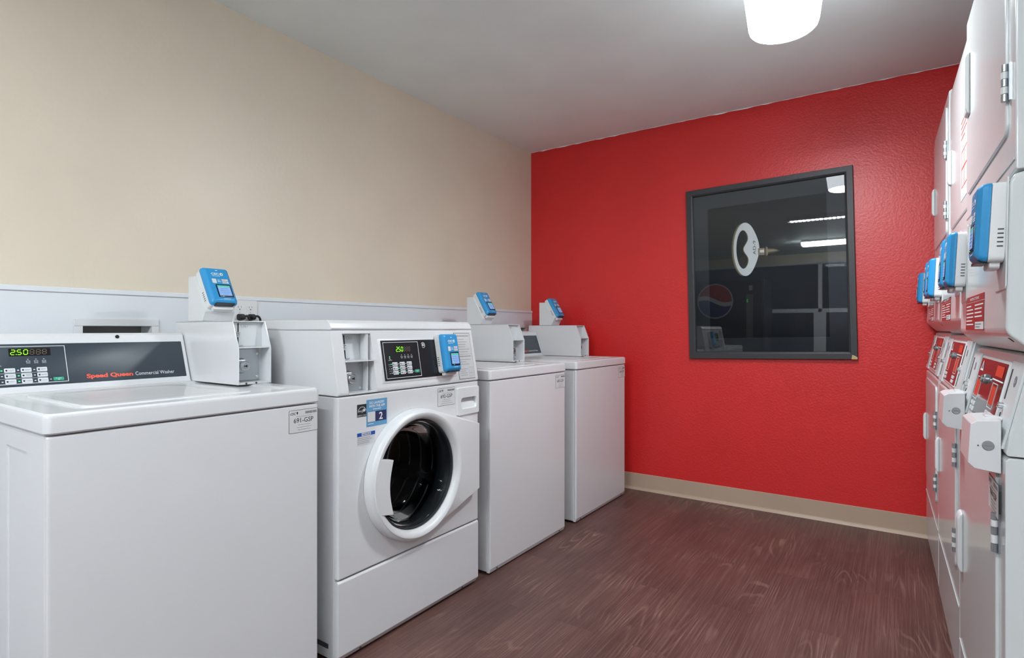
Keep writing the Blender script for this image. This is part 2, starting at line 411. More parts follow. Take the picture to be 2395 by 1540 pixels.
for (xa, xb, y, led, lab) in ((-1.13, 0.10, -0.28, True, 'strip light with a ribbed lens, first on the ceiling behind the viewer'),
                         (-1.23, -0.01, -2.35, False, 'strip light with a plain lens, farther back on the ceiling near the dark glazing')):
    t = thing('strip_light', ((xa+xb)/2, y, ZC), lab, 'strip light')
    L = (xb-xa)/2
    b = MB(); b.box(-L, L, -0.09, 0.09, -0.03, 0, 'fixture_white', 0.004); b.build('housing', t)
    b = MB()
    if led:
        k = 26
        for i in range(k):
            x = -L + 0.03 + (2*L-0.06)*(i+0.5)/k
            b.box(x-0.013, x+0.013, -0.05, 0.05, -0.05, -0.031, 'strip_lens_led', 0.004)
        b.box(-L, L, -0.075, -0.052, -0.05, -0.031, 'fixture_white', 0.003); b.box(-L, L, 0.052, 0.075, -0.05, -0.031, 'fixture_white', 0.003)
    else:
        b.rslab(Fr((0, 0, -0.031), (1, 0, 0), (0, -1, 0), (0, 0, -1)), -L, L, -0.08, 0.08, 0, 0.055, 0.02, 'strip_lens', 0.02)
    b.build('diffuser', t)

# ------------------------------------------------------------------ shared small builders
def seven(b, fr, ch, u, v, w, h, m):
    S = {'0': 'abcdef', '2': 'abged', '5': 'afgcd', '8': 'abcdefg'}[ch]; k = h*0.13; sl = 0.10
    def bar(x0, y0, x1, y1, ww):
        dx, dy = x1-x0, y1-y0; L = math.hypot(dx, dy); nx, ny = -dy/L*ww/2, dx/L*ww/2
        q = [(x0+nx, y0+ny), (x0-nx, y0-ny), (x1-nx, y1-ny), (x1+nx, y1+ny)]
        b.flat(fr, [(u + a + sl*c, v + c) for a, c in q][::-1], m, 0.0014)
    g = k*0.55
    if 'a' in S: bar(g, h, w-g, h, k)
    if 'g' in S: bar(g, h/2, w-g, h/2, k)
    if 'd' in S: bar(g, 0, w-g, 0, k)
    if 'f' in S: bar(0, h/2+g, 0, h-g, k)
    if 'b' in S: bar(w, h/2+g, w, h-g, k)
    if 'e' in S: bar(0, g, 0, h/2-g, k)
    if 'c' in S: bar(w, g, w, h/2-g, k)

def gray_lines(b, fr, u0, u1, v0, rows, pitch, m='ink_grey', h=0.0010, seed=1, d=0.0010, align='L'):
    rd = random.Random(seed)
    for i in range(rows):
        L = (u1-u0)*rd.uniform(0.55, 1.0); v = v0 - i*pitch
        a = u0 if align == 'L' else (u0+u1)/2 - L/2
        x = a
        while x < a+L:
            w_ = rd.uniform(0.002, 0.006); b.rect(fr, x, min(x+w_, a+L), v, v+h, m, d); x += w_+0.0012

def id_sticker(parent, fr, w_, h_, txt):
    """white service sticker; fr's origin is its lower left corner"""
    b = MB()
    b.rslab(fr, 0, w_, 0, h_, 0, 0.0004, 0.004, 'ink_black'); k = 0.0011
    b.rslab(fr, k, w_-k, k, h_-k, 0.0004, 0.0007, 0.003, 'sticker_paper')
    b.text(fr, 'CSC', w_*0.045, h_*0.80, h_*0.10, 'ink_black', w=w_*0.19, bold=0.02, shear=0.25)
    fc = fr.at(w_*0.28, h_*0.85)
    b.flat(fc, [(0, -0.0045), (0.0028, 0.0005), (0.0012, 0.005), (0, 0.0015), (-0.0012, 0.005), (-0.0028, 0.0005)], 'ink_black', 0.001)
    rd = random.Random(3); x = w_*0.56
    while x < w_*0.96:
        q = rd.uniform(0.0004, 0.0012); b.rect(fr, x, x+q, h_*0.80, h_*0.91, 'ink_grey', 0.001); x += q + rd.uniform(0.0004, 0.001)
    gray_lines(b, fr, w_*0.2, w_*0.85, h_*0.70, 1, 0.01, h=0.0009, seed=5, align='C')
    b.text(fr, txt, w_*0.50, h_*0.44, h_*0.20, 'ink_black', w=w_*0.68, align='C', bold=0.004)
    gray_lines(b, fr, w_*0.2, w_*0.85, h_*0.33, 3, h_*0.105, h=0.0011, seed=8, align='C')
    return b.build('service_sticker', parent, wn=False)

def card_reader(parent, o, u, v, n, tilt_note=None):
    """card reader; o = lower middle of its back, v up its face, n out of it; 0.098 wide, 0.155 long"""
    f = Fr(o, u, v, n)
    b = MB()
    b.rslab(f, -0.049, 0.049, 0.002, 0.153, 0, 0.024, 0.010, 'white_plastic', 0.003)
    b.rslab(f, -0.036, 0.036, -0.010, 0.03, 0.004, 0.020, 0.006, 'white_plastic', 0.003)
    for i in range(5):
        for s in (-1, 1): b.fbox(f, s*0.0488-0.0007, s*0.0488+0.0007, 0.030+i*0.008, 0.0325+i*0.008, 0.003, 0.012, 'seam_dark')
    r = b.build('card_reader', parent)
    b = MB()
    a, c = 0.0485, 0.153
    b.rslab(f, -a, a, 0.003, c, 0.0242, 0.029, 0.010, 'reader_blue')
    L = [[f.p(x, y, h) for x, y in rrect(-a+i1, a-i1, 0.003+i2, c-i1*0.7, 0.009, 5)] for h, i1, i2 in ((0.029, 0, 0), (0.037, 0.003, 0.003), (0.043, 0.010, 0.010), (0.0445, 0.014, 0.014))]
    b.loops(L, 'reader_blue', cap0=False)
    fd = f.at(0, 0, 0.0445)
    b.fbox(f, -0.033, 0.033, 0.000, 0.0055, 0.022, 0.040, 'reader_slot', 0.001)
    b.text(fd, 'CSC', -0.022, 0.118, 0.0085, 'ink_white', w=0.027, bold=0.03, d=0.0008)
    b.cyl(fd.p(0.014, 0.122, 0), fd.n, 0.0058, 0.0007, 'ink_white', seg=20)
    b.flat(fd, [(0.014, 0.1175), (0.0165, 0.121), (0.0145, 0.1255), (0.0125, 0.121)], 'ink_black', 0.0012)
    b.rect(fd, -0.020, 0.008, 0.1125, 0.1140, 'ink_white', 0.0008)
    b.flat(fd, [(-0.006, 0.1385), (0.006, 0.1385), (0.0, 0.1345)][::-1], 'ink_white', 0.0008)
    b.rect(fd, -0.026, -0.011, 0.083, 0.101, 'sticker_paper', 0.0008)
    b.rect(fd, -0.0075, 0.006, 0.085, 0.099, 'sticker_blue', 0.0008)
    gray_lines(b, fd, -0.007, 0.006, 0.096, 3, 0.004, 'ink_white', 0.0012, 4, 0.0011)
    b.rect(fd, 0.009, 0.031, 0.093, 0.101, 'sticker_paper', 0.0008); b.rect(fd, 0.009, 0.031, 0.083, 0.091, 'sticker_paper', 0.0008)
    gray_lines(b, fd, 0.010, 0.030, 0.096, 1, 0.004, 'ink_red', 0.0016, 7, 0.0011)
    gray_lines(b, fd, 0.010, 0.030, 0.086, 1, 0.004, 'ink_grey', 0.0016, 9, 0.0011)
    b.rect(fd, -0.004, 0.020, 0.0175, 0.0190, 'ink_white', 0.0008)
    b.build('reader_cover', r, sharp=25)
    b = MB()
    b.rslab(fd, -0.019, 0.034, 0.024, 0.0785, -0.001, 0.0016, 0.004, 'bezel_navy', 0.001)
    b.rect(fd, -0.0145, 0.0295, 0.031, 0.073, 'screen_lit', 0.0020)
    b.rect(fd, -0.0145, 0.0295, 0.067, 0.072, 'screen_green', 0.0023)
    gray_lines(b, fd, -0.010, 0.026, 0.059, 4, 0.0075, 'screen_ink', 0.0012, 12, 0.0023, 'C')
    b.cyl(fd.p(-0.003, 0.0275, 0.0016), fd.n, 0.0012, 0.0006, 'led_green', seg=12)
    b.build('screen', r, wn=False)
    return r

def lock_block(b, f, side=1):
    """raised steel box with a round key lock; f at the block's lower left corner on its backing plate"""
    L = [[f.p(x, y, h) for x, y in rrect(i, 0.044-i, i, 0.051-i, 0.009, 4)] for h, i in ((0, 0), (0.010, 0.003), (0.021, 0.005), (0.023, 0.008))]
    b.loops(L, 'zinc')
    c = f.at(0.028, 0.0255, 0.023)
    b.cyl(c.p(0, 0, -0.004), c.n, 0.0165, 0.013, 'chrome', seg=36, bev=0.0022)
    b.cyl(c.p(0, 0, 0.0085), c.n, 0.0115, 0.0020, 'zinc', seg=30, bev=0.0006)
    b.fbox(c, -0.0062, 0.0050, -0.0016, 0.0016, 0.0095, 0.0112, 'hole_black')
    b.fbox(c, 0.001, 0.0050, -0.0034, 0.0034, 0.0095, 0.0112, 'hole_black')

def screw(parent, f, r=0.0052):
    b = MB(); b.cyl(f.p(0, 0, 0), f.n, r, 0.0022, 'chrome', seg=20, bev=0.001); b.build('screw', parent)

def coin_slide(parent, f, w_, h_, sx, name='coin_slot'):
    """upper plate with a long coin slot, knob and price oval; f at its lower left corner"""
    b = MB()
    b.fbox(f, 0, w_, 0, h_, -0.002, 0, 'coated_steel')
    sx *= w_
    b.fbox(f, sx-0.0016, sx+0.0018, h_*0.60, h_*0.97, 0, 0.0012, 'hole_black'); b.fbox(f, sx-0.0030, sx+0.0012, h_*0.04, h_*0.38, 0, 0.0012, 'hole_black')
    b.cyl(f.p(sx-0.003, h_*0.50, 0), f.n, 0.0064, 0.010, 'chrome', seg=24, bev=0.003)
    b.fbox(f, sx-0.004, sx+0.006, h_*0.56, h_*0.60, 0, 0.004, 'chrome')
    oc = f.at(sx+0.022, h_*0.86)
    for r_, m_, d_ in ((1.0, 'ink_grey', 0.0006), (0.92, 'sticker_paper', 0.0009)):
        b.flat(oc, [(0.0125*r_*math.cos(2*math.pi*i/28), 0.0062*r_*math.sin(2*math.pi*i/28)) for i in range(28)], m_, d_)
    b.text(oc, '25¢', 0, -0.0026, 0.0056, 'ink_grey', w=0.013, align='C', d=0.0012)
    b.fbox(f, sx, sx+0.016, 0.002, 0.0045, 0, 0.0035, 'chrome')
    return b.build(name, parent)

def key_button(parent, f, u, v, w_, h_, txt, green=False, two=None):
    b = MB()
    b.rslab(f, u, u+w_, v, v+h_, 0.0006, 0.0018, 0.0022, 'key_green' if green else 'key_white', 0.0004, 3)
    ink = 'ink_white' if green else 'ink_grey'
    if green: b.text(f, txt, u+w_/2, v+h_*0.50, h_*0.28, ink, w=w_*0.6, align='C', d=0.0022); b.rect(f, u+w_*0.42, u+w_*0.6, v+h_*0.2, v+h_*0.34, ink, 0.0022)
    else:
        b.flat(f, [(u+w_*0.13, v+h_*0.30), (u+w_*0.26, v+h_*0.30), (u+w_*0.30, v+h_*0.68), (u+w_*0.09, v+h_*0.68)], 'ink_black', 0.0022)
        if two: b.text(f, two[0], u+w_*0.40, v+h_*0.55, h_*0.24, ink, w=w_*0.48, d=0.0022); b.text(f, two[1], u+w_*0.40, v+h_*0.22, h_*0.24, ink, w=w_*0.48, d=0.0022)
        else: b.text(f, txt, u+w_*0.38, v+h_*0.36, h_*0.28, ink, w=w_*0.5, d=0.0022)
    return b.build('start_button' if green else 'button', parent, wn=False)

ROWS = (('LIGHT', 'MEDIUM', 'HEAVY'), ('NORMAL', ('PERM', 'PRESS'), 'DELICATES'), ('HOT', 'WARM', 'COLD'))
CYCLES = ('WASH', 'RINSE', 'SPIN')

def keypad(panel, f, u0, v0, box, disp, keys, pitch, start, icons, word):
    """printed box, digits, icons and keys; everything in the frame of the slanted panel"""
    b = MB()
    bx0, bx1, bv0, bv1 = box
    b.line(f, bx0, bx1, bv0, bv1, 0.0016, 'ink_white', 0.0010)
    d0, dv, dw, dh = disp
    b.rect(f, d0-0.004, d0+dw*6.35, dv-0.004, dv+dh+0.004, 'display_window', 0.0009)
    for i, ch in enumerate('250'): seven(b, f, ch, d0+i*dw, dv, dw*0.62, dh, 'digit_lit')
    b.rect(f, d0+dw*0.80, d0+dw*0.93, dv-0.0008, dv+0.0016, 'digit_lit', 0.0014)
    for i in range(3, 6): seven(b, f, '8', d0+i*dw, dv, dw*0.62, dh, 'digit_unlit')
    iu, iv, ip, names = icons
    for i, nm in enumerate(names):
        x = iu + ip*i
        b.rect(f, x-0.0016, x+0.0016, iv+0.012, iv+0.0138, 'led_off')
        b.line(f, x-0.0045, x+0.0045, iv+0.004, iv+0.0085, 0.0007, 'ink_white')
        b.text(f, nm, x, iv, 0.0022, 'ink_white', w=0.0095, align='C')
    wu, wv = word
    b.rect(f, wu-0.002, wu+0.002, wv+0.0135, wv+0.0155, 'led_green'); b.flat(f, [(wu-0.004, wv+0.008), (wu+0.002, wv+0.008), (wu-0.001, wv+0.0125)], 'ink_white', 0.001)
    b.text(f, 'WASH', wu, wv+0.0032, 0.0022, 'ink_white', w=0.010, align='C'); b.text(f, 'TEMPERATURE', wu, wv, 0.0022, 'ink_white', w=0.018, align='C')
    ku, kv, kw, kh = keys; pu, pv = pitch
    for r in range(3):
        for c in range(3):
            on = (r, c) in ((0, 0), (1, 1), (2, 1))
            b.rect(f, ku+c*pu-0.0075, ku+c*pu-0.0035, kv-r*pv+kh*0.4, kv-r*pv+kh*0.62, 'led_green' if on else 'led_off')
        if r < 2: b.rect(f, ku-0.018, ku+2*pu+kw, kv-r*pv-(pv-kh)/2-0.0003, kv-r*pv-(pv-kh)/2+0.0003, 'ink_white')
        b.text(f, ('SOIL', 'CYCLE', 'TEMP')[r], ku-0.019, kv-r*pv+kh*0.35, 0.0024, 'ink_white', w=0.008)
    su, sv, sw, shh = start
    b.rect(f, su-0.0075, su-0.004, sv+shh*0.4, sv+shh*0.6, 'led_off')
    b.text(f, 'PRESS', su+sw/2, sv+shh+0.0012, 0.0020, 'ink_black', w=sw*0.5, align='C')
    b.build('display', panel, wn=False)
    for r in range(3):
        for c in range(3):
            t_ = ROWS[r][c]
            key_button(panel, f, ku+c*pu, kv-r*pv, kw, kh, t_ if isinstance(t_, str) else '', two=None if isinstance(t_, str) else t_)
    key_button(panel, f, su, sv, sw, shh, 'START', True)

# ------------------------------------------------------------------ top-load washers
W_, D_ = 0.685, 0.70
XF = -1.49
def top_load_washer(y0, label, number, price_screw=False):
    t = thing('top_load_washer', (XF, y0, 0), label, 'washing machine', 'top-load washers along the left wall')
    X0, XT, HT = -D_, 0.0, 0.909
    # cabinet: folded steel box, embossed side, toe return
    b = MB()
    b.box(X0, -0.014, 0.004, W_-0.004, 0.010, 0.861, 'enamel', 0.006)
    side = b.build('cabinet', t)
    c = MB(); c.fbox(Fr((-0.268, 0.004, 0.08), (1, 0, 0), (0, 0, 1), (0, -1, 0)), 0, 0.140, 0, 0.735, -0.004, 0.02, 'enamel', 0.0015); cut(side, c)
    b = MB(); f0 = Fr((0, 0, 0))
    b.rslab(f0, 0.004, W_-0.004, 0.022, 0.861, -0.0125, 0, 0.006, 'enamel', 0.006)
    b.prism([(-0.012, 0.026), (-0.001, 0.026), (-0.0075, 0.008), (-0.022, 0.008), (-0.022, 0.026)], Fr((0, 0.006, 0), (1, 0, 0), (0, 0, 1), (0, 1, 0)), 0, W_-0.012, 'enamel')
    b.build('front_panel', t)
    for y in (0.06, W_-0.06):
        b = MB(); b.cyl((-0.0055, y, 0.017), (0.93, 0, -0.36), 0.004, 0.003, 'seam_dark', seg=14); b.build('screw', t)
    for (x, y) in ((-0.05, 0.05), (-0.05, W_-0.05), (X0+0.05, 0.05), (X0+0.05, W_-0.05)):
        b = MB(); b.cyl((x, y, 0.0), (0, 0, 1), 0.020, 0.012, 'black_rubber', seg=20); b.build('foot', t)
    # porcelain top with a dished middle
    b = MB()
    def lp(ins, z, r): return [Vector((xx, yy, z)) for xx, yy in rrect(X0+0.002+ins, 0.004-ins, -0.002+ins, W_+0.002-ins, r, 6)]
    def dish(ins, z, r): return [Vector((xx, yy, z)) for xx, yy in rrect(-0.555+ins, -0.045-ins, 0.05+ins, W_-0.05-ins, r, 6)]
    b.loops([lp(0.003, 0.864, 0.012), lp(0, 0.868, 0.014), lp(0, 0.899, 0.014), lp(0.002, 0.905, 0.013), lp(0.008, 0.909, 0.012),
             dish(0, 0.909, 0.05), dish(0.006, 0.9075, 0.05), dish(0.016, 0.903, 0.045), dish(0.020, 0.9025, 0.04)], 'enamel')
    b.build('top_panel', t, sharp=25)
    b = MB()
    def lid(ins, z, r): return [Vector((xx, yy, z)) for xx, yy in rrect(-0.525+ins, -0.075-ins, 0.10+ins, W_-0.16-ins, r, 6)]
    b.loops([lid(0, 0.9025, 0.04), lid(0, 0.907, 0.04), lid(0.004, 0.9095, 0.036), lid(0.02, 0.9105, 0.03), lid(0.05, 0.9105, 0.03), lid(0.056, 0.9085, 0.026)], 'enamel')
    b.build('lid', t, sharp=25)
    # console with slanted glossy fascia
    P0, P1 = Vector((-0.565, 0, 0.909)), Vector((-0.6144, 0, 1.050))
    pr = [(-0.557, 0.909), (-0.565, 0.912), (P1.x, P1.z), (-0.618, 1.058), (-0.622, 1.071), (-0.634, 1.078), (X0+0.02, 1.078), (X0+0.01, 1.07), (X0+0.01, 0.909)]
    b = MB(); b.prism(pr, Fr((0, 0.012, 0), (1, 0, 0), (0, 0, 1), (0, 1, 0)), 0, 0.575-0.014, 'enamel', 0.0025)
    cons = b.build('console', t)
    b = MB(); b.cyl((-0.6205, 0.367, 1.066), (1, 0, 0.25), 0.0058, 0.002, 'hole_black', seg=20); b.build('knob_hole', cons)
    V = (P1-P0).normalized(); f = Fr(P0, (0, 1, 0), V)     # u = y, v up the slope
    zz = lambda z: (z-0.909)/V.z
    b = MB(); b.rslab(f, 0.030, 0.562, zz(0.9265), zz(1.0475), -0.001, 0.0012, 0.003, 'panel_slate', 0.0006)
    g = f.at(0, 0, 0.0012)
    b.text(g, 'Speed Queen', 0.268, zz(0.9395), 0.0125, 'ink_red', w=0.128, bold=0.045, d=0.0008)
    b.text(g, 'Commercial Washer', 0.403, zz(0.9395), 0.0120, 'ink_white', w=0.120, bold=0.0, d=0.0008)
    pan = b.build('control_panel', t, wn=False)
    keypad(pan, g, 0, 0, (0.032, 0.222, zz(0.9335), zz(1.0405)), (0.0935, zz(1.0165), 0.0145, 0.0145),
           (0.0755, zz(0.9665), 0.0245, 0.0130), (0.0365, 0.0165), (0.185, zz(0.9375), 0.0255, 0.0110), (0.131, zz(0.9905), 0.0185, CYCLES), (0.062, zz(0.985)))
    # coin meter case: walls, shelf and two recesses
    ya, yb = 0.578, 0.694; th = 0.003
    prof = [(-0.27, 0.9095), (-0.27, 1.030), (-0.306, 1.118), (-0.685, 1.118), (-0.685, 0.9095)]
    fs = Fr((0, 0, 0), (1, 0, 0), (0, 0, 1), (0, 1, 0))
    b = MB()
    b.prism(prof, fs, ya, ya+th, 'enamel'); b.prism(prof, fs, yb-th, yb, 'enamel')
    b.box(-0.685, -0.306, ya, yb, 1.115, 1.118, 'enamel', 0.001)
    b.box(-0.330, -0.272, ya+th, yb-th, 1.0285, 1.0315, 'enamel')
    b.box(-0.318, -0.272, ya+th, yb-th, 0.9095, 0.9165, 'enamel')
    b.box(-0.685, -0.322, ya+th, yb-th, 0.9095, 1.115, 'coated_steel')
    b.box(-0.322, -0.318, ya+th, yb-th-0.012, 0.9195, 1.024, 'zinc')
    b.prism([(-0.322, 0.915), (-0.2725, 0.915), (-0.2725, 1.0285), (-0.322, 1.0285)], fs, yb-th-0.003, yb-th, 'enamel')
    case = b.build('coin_meter_case', t)
    coin_slide(case, Fr((-0.3205, ya+0.006, 1.034)), 0.086, 0.079, 0.25)
    b = MB(); lock_block(b, Fr((-0.318, ya+0.006, 0.9435)))
    b.build('coin_lock', case); screw(case, Fr((-0.318, yb-0.022, 1.008))); screw(case, Fr((-0.318, yb-0.022, 0.930)))
    for y in (0.605, 0.64):
        b = MB(); b.cyl((-0.2705, y, 0.9130), (1, 0, 0), 0.003, 0.0015, 'seam_dark', seg=14); b.build('screw', case)
    # bracket and card reader on top of the case
    b = MB(); y2, y3 = 0.581, 0.690
    b.prism([(-0.600, 1.1185), (-0.503, 1.1185), (-0.500, 1.121), (-0.484, 1.152), (-0.484, 1.160), (-0.552, 1.274), (-0.557, 1.278), (-0.600, 1.278)], fs, y2, y3-0.003, 'white_plastic', 0.0022)
    b.build('reader_bracket', t)
    nn = Vector((0.858, 0, 0.513)); vv = Vector((-0.513, 0, 0.858))
    card_reader(t, Vector((-0.484, (y2+y3)/2, 1.158)) + nn*0.0015, (0, 1, 0), vv, nn)
    id_sticker(t, Fr((0, 0.579, 0.779)), 0.100, 0.069, number)
    return t
top_load_washer(0.425, 'large white top-load washer nearest the viewer, stickered 691-GSP, in the left corner', '691-GSP')
top_load_washer(1.998, 'white top-load washer stickered 693-GSP, standing just past the round-door washer', '693-GSP')
top_load_washer(2.805, 'white top-load washer stickered 694-GSP, last of the row beside the red wall', '694-GSP')

# ------------------------------------------------------------------ front-load washer
def front_load_washer(y0):
    W2 = 0.738
    t = thing('front_load_washer', (XF, y0, 0), 'white front-load washer with a large round dark glass door and blue app sticker', 'washing machine')
    CY, CZ = 0.347, 0.556
    b = MB(); b.box(-0.70, -0.021, 0.003, W2-0.003, 0.010, 0.869, 'enamel', 0.005)
    cab = b.build('cabinet', t)
    c = MB(); c.cyl((-0.50, CY, CZ), (1, 0, 0), 0.245, 0.55, 'drum_dark', seg=64); cut(cab, c)
    b = MB(); b.rslab(Fr((0, 0, 0)), 0.002, W2-0.002, 0.277, 0.869, -0.020, 0, 0.005, 'enamel', 0.006)
    fp = b.build('front_panel', t)
    c = MB(); c.cyl((-0.10, CY, CZ), (1, 0, 0), 0.222, 0.2, 'enamel', seg=64); cut(fp, c)
    b = MB(); fs = Fr((0, 0, 0), (1, 0, 0), (0, 0, 1), (0, 1, 0))
    b.prism([(-0.020, 0.272), (-0.005, 0.272), (0, 0.266), (0, 0.030), (-0.002, 0.027), (-0.015, 0.008), (-0.030, 0.008), (-0.030, 0.027), (-0.020, 0.03)], fs, 0.002, W2-0.002, 'enamel', 0.002)
    b.build('lower_panel', t)
    for y in (0.10, W2-0.10):
        b = MB(); b.cyl((-0.0095, y, 0.0185), (0.82, 0, -0.57), 0.0045, 0.003, 'seam_dark', seg=14); b.build('screw', t)
    for (x, y) in ((-0.06, 0.05), (-0.06, W2-0.05), (-0.65, 0.05), (-0.65, W2-0.05)):
        b = MB(); b.cyl((x, y, 0.0), (0, 0, 1), 0.022, 0.012, 'black_rubber', seg=20); b.build('foot', t)
    b = MB(); b.box(-0.16, -0.05, 0.0005, 0.0030, 0.045, 0.060, 'seam_dark'); b.build('kick_bracket', t)
    # control housing, leaning back a little
    hp = [(-0.70, 0.872), (-0.004, 0.872), (-0.001, 0.876), (-0.001, 0.885), (-0.038, 1.0865), (-0.70, 1.0865)]
    b = MB(); b.prism(hp, fs, 0.002, W2-0.002, 'enamel', 0.005, 3); hous = b.build('control_housing', t)
    b = MB()
    b.prism([(-0.70, 1.0885), (-0.0385, 1.0885), (-0.036, 1.094), (-0.044, 1.112), (-0.058, 1.1215), (-0.70, 1.1215)], fs, 0.003, W2-0.003, 'enamel', 0.006, 3)
    b.build('top_panel', t)
    P0 = Vector((-0.001, 0, 0.885)); V = Vector((-0.037, 0, 0.2015)).normalized(); f = Fr(P0, (0, 1, 0), V)
    zz = lambda z: (z-0.885)/V.z
    # coin recess
    ra, rb = 0.046, 0.168
    c = MB(); c.prism([(0.02, 0.874), (-0.053, 0.874), (-0.078, 1.076), (0.02, 1.076)], fs, ra, rb, 'enamel'); cut(hous, c)
    b = MB(); b.box(-0.0555, -0.0535, ra+0.002, rb-0.020, 0.877, 0.982, 'zinc')
    b.box(-0.068, -0.010, ra+0.0005, rb-0.0005, 0.9815, 0.9845, 'enamel')
    b.box(-0.053, -0.001, ra+0.0005, rb-0.0005, 0.8745, 0.8785, 'enamel')
    b.box(-0.068, -0.030, rb-0.018, rb-0.0155, 0.878, 1.074, 'enamel')
    b.build('coin_shelf', hous)
    coin_slide(hous, Fr((-0.066, ra+0.003, 0.987), (0, 1, 0), (-0.12, 0, 1)), 0.100, 0.086, 0.36)
    b = MB(); lock_block(b, Fr((-0.0535, ra+0.006, 0.899)))
    b.build('coin_lock', hous); screw(hous, Fr((-0.0535, rb-0.032, 0.968))); screw(hous, Fr((-0.0535, rb-0.032, 0.888)))
    # control panel
    b = MB()
    b.rslab(f, 0.195, 0.600, zz(0.8985), zz(1.0555), -0.001, 0.0018, 0.004, 'enamel', 0.001)
    f2 = f.at(0, 0, 0.0018)
    b.rslab(f2, 0.207, 0.586, zz(0.9065), zz(1.0495), -0.001, 0.0010, 0.002, 'panel_black')
    g = f2.at(0, 0, 0.001)
    # round mark beside the keypad
    oc = g.at(0.420, zz(1.029))
    for r0, r1, a0, a1 in ((0.0095, 0.0110, -120, 150), (0.0055, 0.0068, 20, 250)):
        for i in range(20):
            p, q_ = R(a0+(a1-a0)*i/20), R(a0+(a1-a0)*(i+1)/20)
            b.flat(oc, [(r0*math.cos(p), r0*math.sin(p)), (r1*math.cos(p), r1*math.sin(p)), (r1*math.cos(q_), r1*math.sin(q_)), (r0*math.cos(q_), r0*math.sin(q_))], 'ink_white', 0.0008)
    for dx in (-0.003, 0.001, 0.005): b.flat(oc, [(dx-0.001, -0.004), (dx+0.001, -0.004), (dx+0.0015, 0.004), (dx-0.0005, 0.004)], 'ink_white', 0.0008)
    b.rect(g, 0.520, 0.526, zz(0.945), zz(0.957), 'ink_red', 0.0008)
    pan = b.build('control_panel', t, wn=False)
    keypad(pan, g, 0, 0, (0.215, 0.392, zz(0.9135), zz(1.0430)), (0.276, zz(1.0085), 0.0125, 0.0165),
           (0.2495, zz(0.9575), 0.0250, 0.0130), (0.0360, 0.0160), (0.3585, zz(0.9275), 0.0245, 0.0115), (0.300, zz(0.983), 0.0170, ('WASH', 'RINSE', 'SPIN', 'LOCK')), (0.241, zz(0.977)))
    nn = f.n; card_reader(t, f.p(0.537, zz(0.9145), 0.004), (0, 1, 0), V, nn)
    # instruction sheet
    b = MB()
    b.rslab(f, 0.612, 0.716, zz(0.884), zz(1.075), 0, 0.0006, 0.002, 'ink_black'); b.rslab(f, 0.6135, 0.7145, zz(0.8855), zz(1.0735), 0.0006, 0.0009, 0.002, 'sticker_grey')
    b.text(f, 'OPERATING INSTRUCTIONS', 0.664, zz(1.060), 0.0040, 'ink_black', w=0.078, align='C', d=0.0012)
    gray_lines(b, f, 0.622, 0.705, zz(1.047), 6, 0.0105, 'ink_grey', 0.0016, 21, 0.0012)
    b.rect(f, 0.614, 0.714, zz(0.9855), zz(0.9862), 'ink_grey', 0.0012)
    b.text(f, 'DISPENSER INSTRUCTIONS', 0.664, zz(0.975), 0.0040, 'ink_black', w=0.078, align='C', d=0.0012)
    gray_lines(b, f, 0.622, 0.705, zz(0.963), 3, 0.010, 'ink_grey', 0.0016, 22, 0.0012)
    gray_lines(b, f, 0.626, 0.675, zz(0.924), 4, 0.0085, 'ink_grey', 0.0016, 23, 0.0012)
    b.line(f, 0.682, 0.706, zz(0.893), zz(0.932), 0.0006, 'ink_grey', 0.0012); b.rect(f, 0.682, 0.706, zz(0.907), zz(0.9076), 'ink_grey', 0.0012); b.rect(f, 0.6937, 0.6943, zz(0.893), zz(0.932), 'ink_grey', 0.0012)
    b.build('instruction_sheet', t, wn=False)
    # stickers on the front panel
    F = Fr((0, 0, 0))
    b = MB()
    b.rect(F, 0.119, 0.212, 0.758, 0.850, 'sticker_blue', 0.0006)
    b.text(F, 'DO LAUNDRY', 0.1655, 0.8345, 0.0085, 'ink_white', w=0.068, align='C', bold=0.02)
    b.text(F, 'WITH THE APP', 0.1655, 0.8225, 0.0085, 'ink_white', w=0.072, align='C', bold=0.02)
    gray_lines(b, F, 0.132, 0.199, 0.8150, 1, 0.01, 'ink_white', 0.0028, 31, 0.001, 'C')
    b.rect(F, 0.123, 0.208, 0.7735, 0.8085, 'sticker_navy', 0.0009)
    b.rect(F, 0.1235, 0.1575, 0.7740, 0.8080, 'sticker_paper', 0.0011)
    b.text(F, '2', 0.183, 0.7785, 0.0245, 'ink_white', w=0.0165, align='C', bold=0.02, d=0.0012)
    b.rect(F, 0.125, 0.150, 0.7660, 0.7676, 'ink_white', 0.0009)
    b.build('app_sticker', t, wn=False)
    b = MB()
    b.rect(F, 0.079, 0.1185, 0.796, 0.838, 'ink_black', 0.0006)
    arc = lambda r0, r1: [(0.100+r1*math.cos(R(a)), 0.812+r1*math.sin(R(a))) for a in range(8, 173, 9)] + [(0.100+r0*math.cos(R(a)), 0.812+r0*math.sin(R(a))) for a in range(172, 7, -9)]
    b.flat(F, arc(0.0165, 0.0180), 'ink_white', 0.0009)
    b.text(F, 'energy', 0.082, 0.8125, 0.0075, 'ink_white', w=0.024, shear=0.3, d=0.0010)
    st = [( (0.0075 if i % 2 == 0 else 0.0032)*math.sin(math.pi*i/5), (0.0075 if i % 2 == 0 else 0.0032)*math.cos(math.pi*i/5)) for i in range(10)]
    b.flat(F.at(0.108, 0.8175), st[::-1], 'ink_white', 0.0010)
    b.text(F, 'ENERGY STAR', 0.0985, 0.7985, 0.0042, 'ink_white', w=0.036, align='C', d=0.0009)
    b.build('energy_sticker', t, wn=False)
    b = MB()
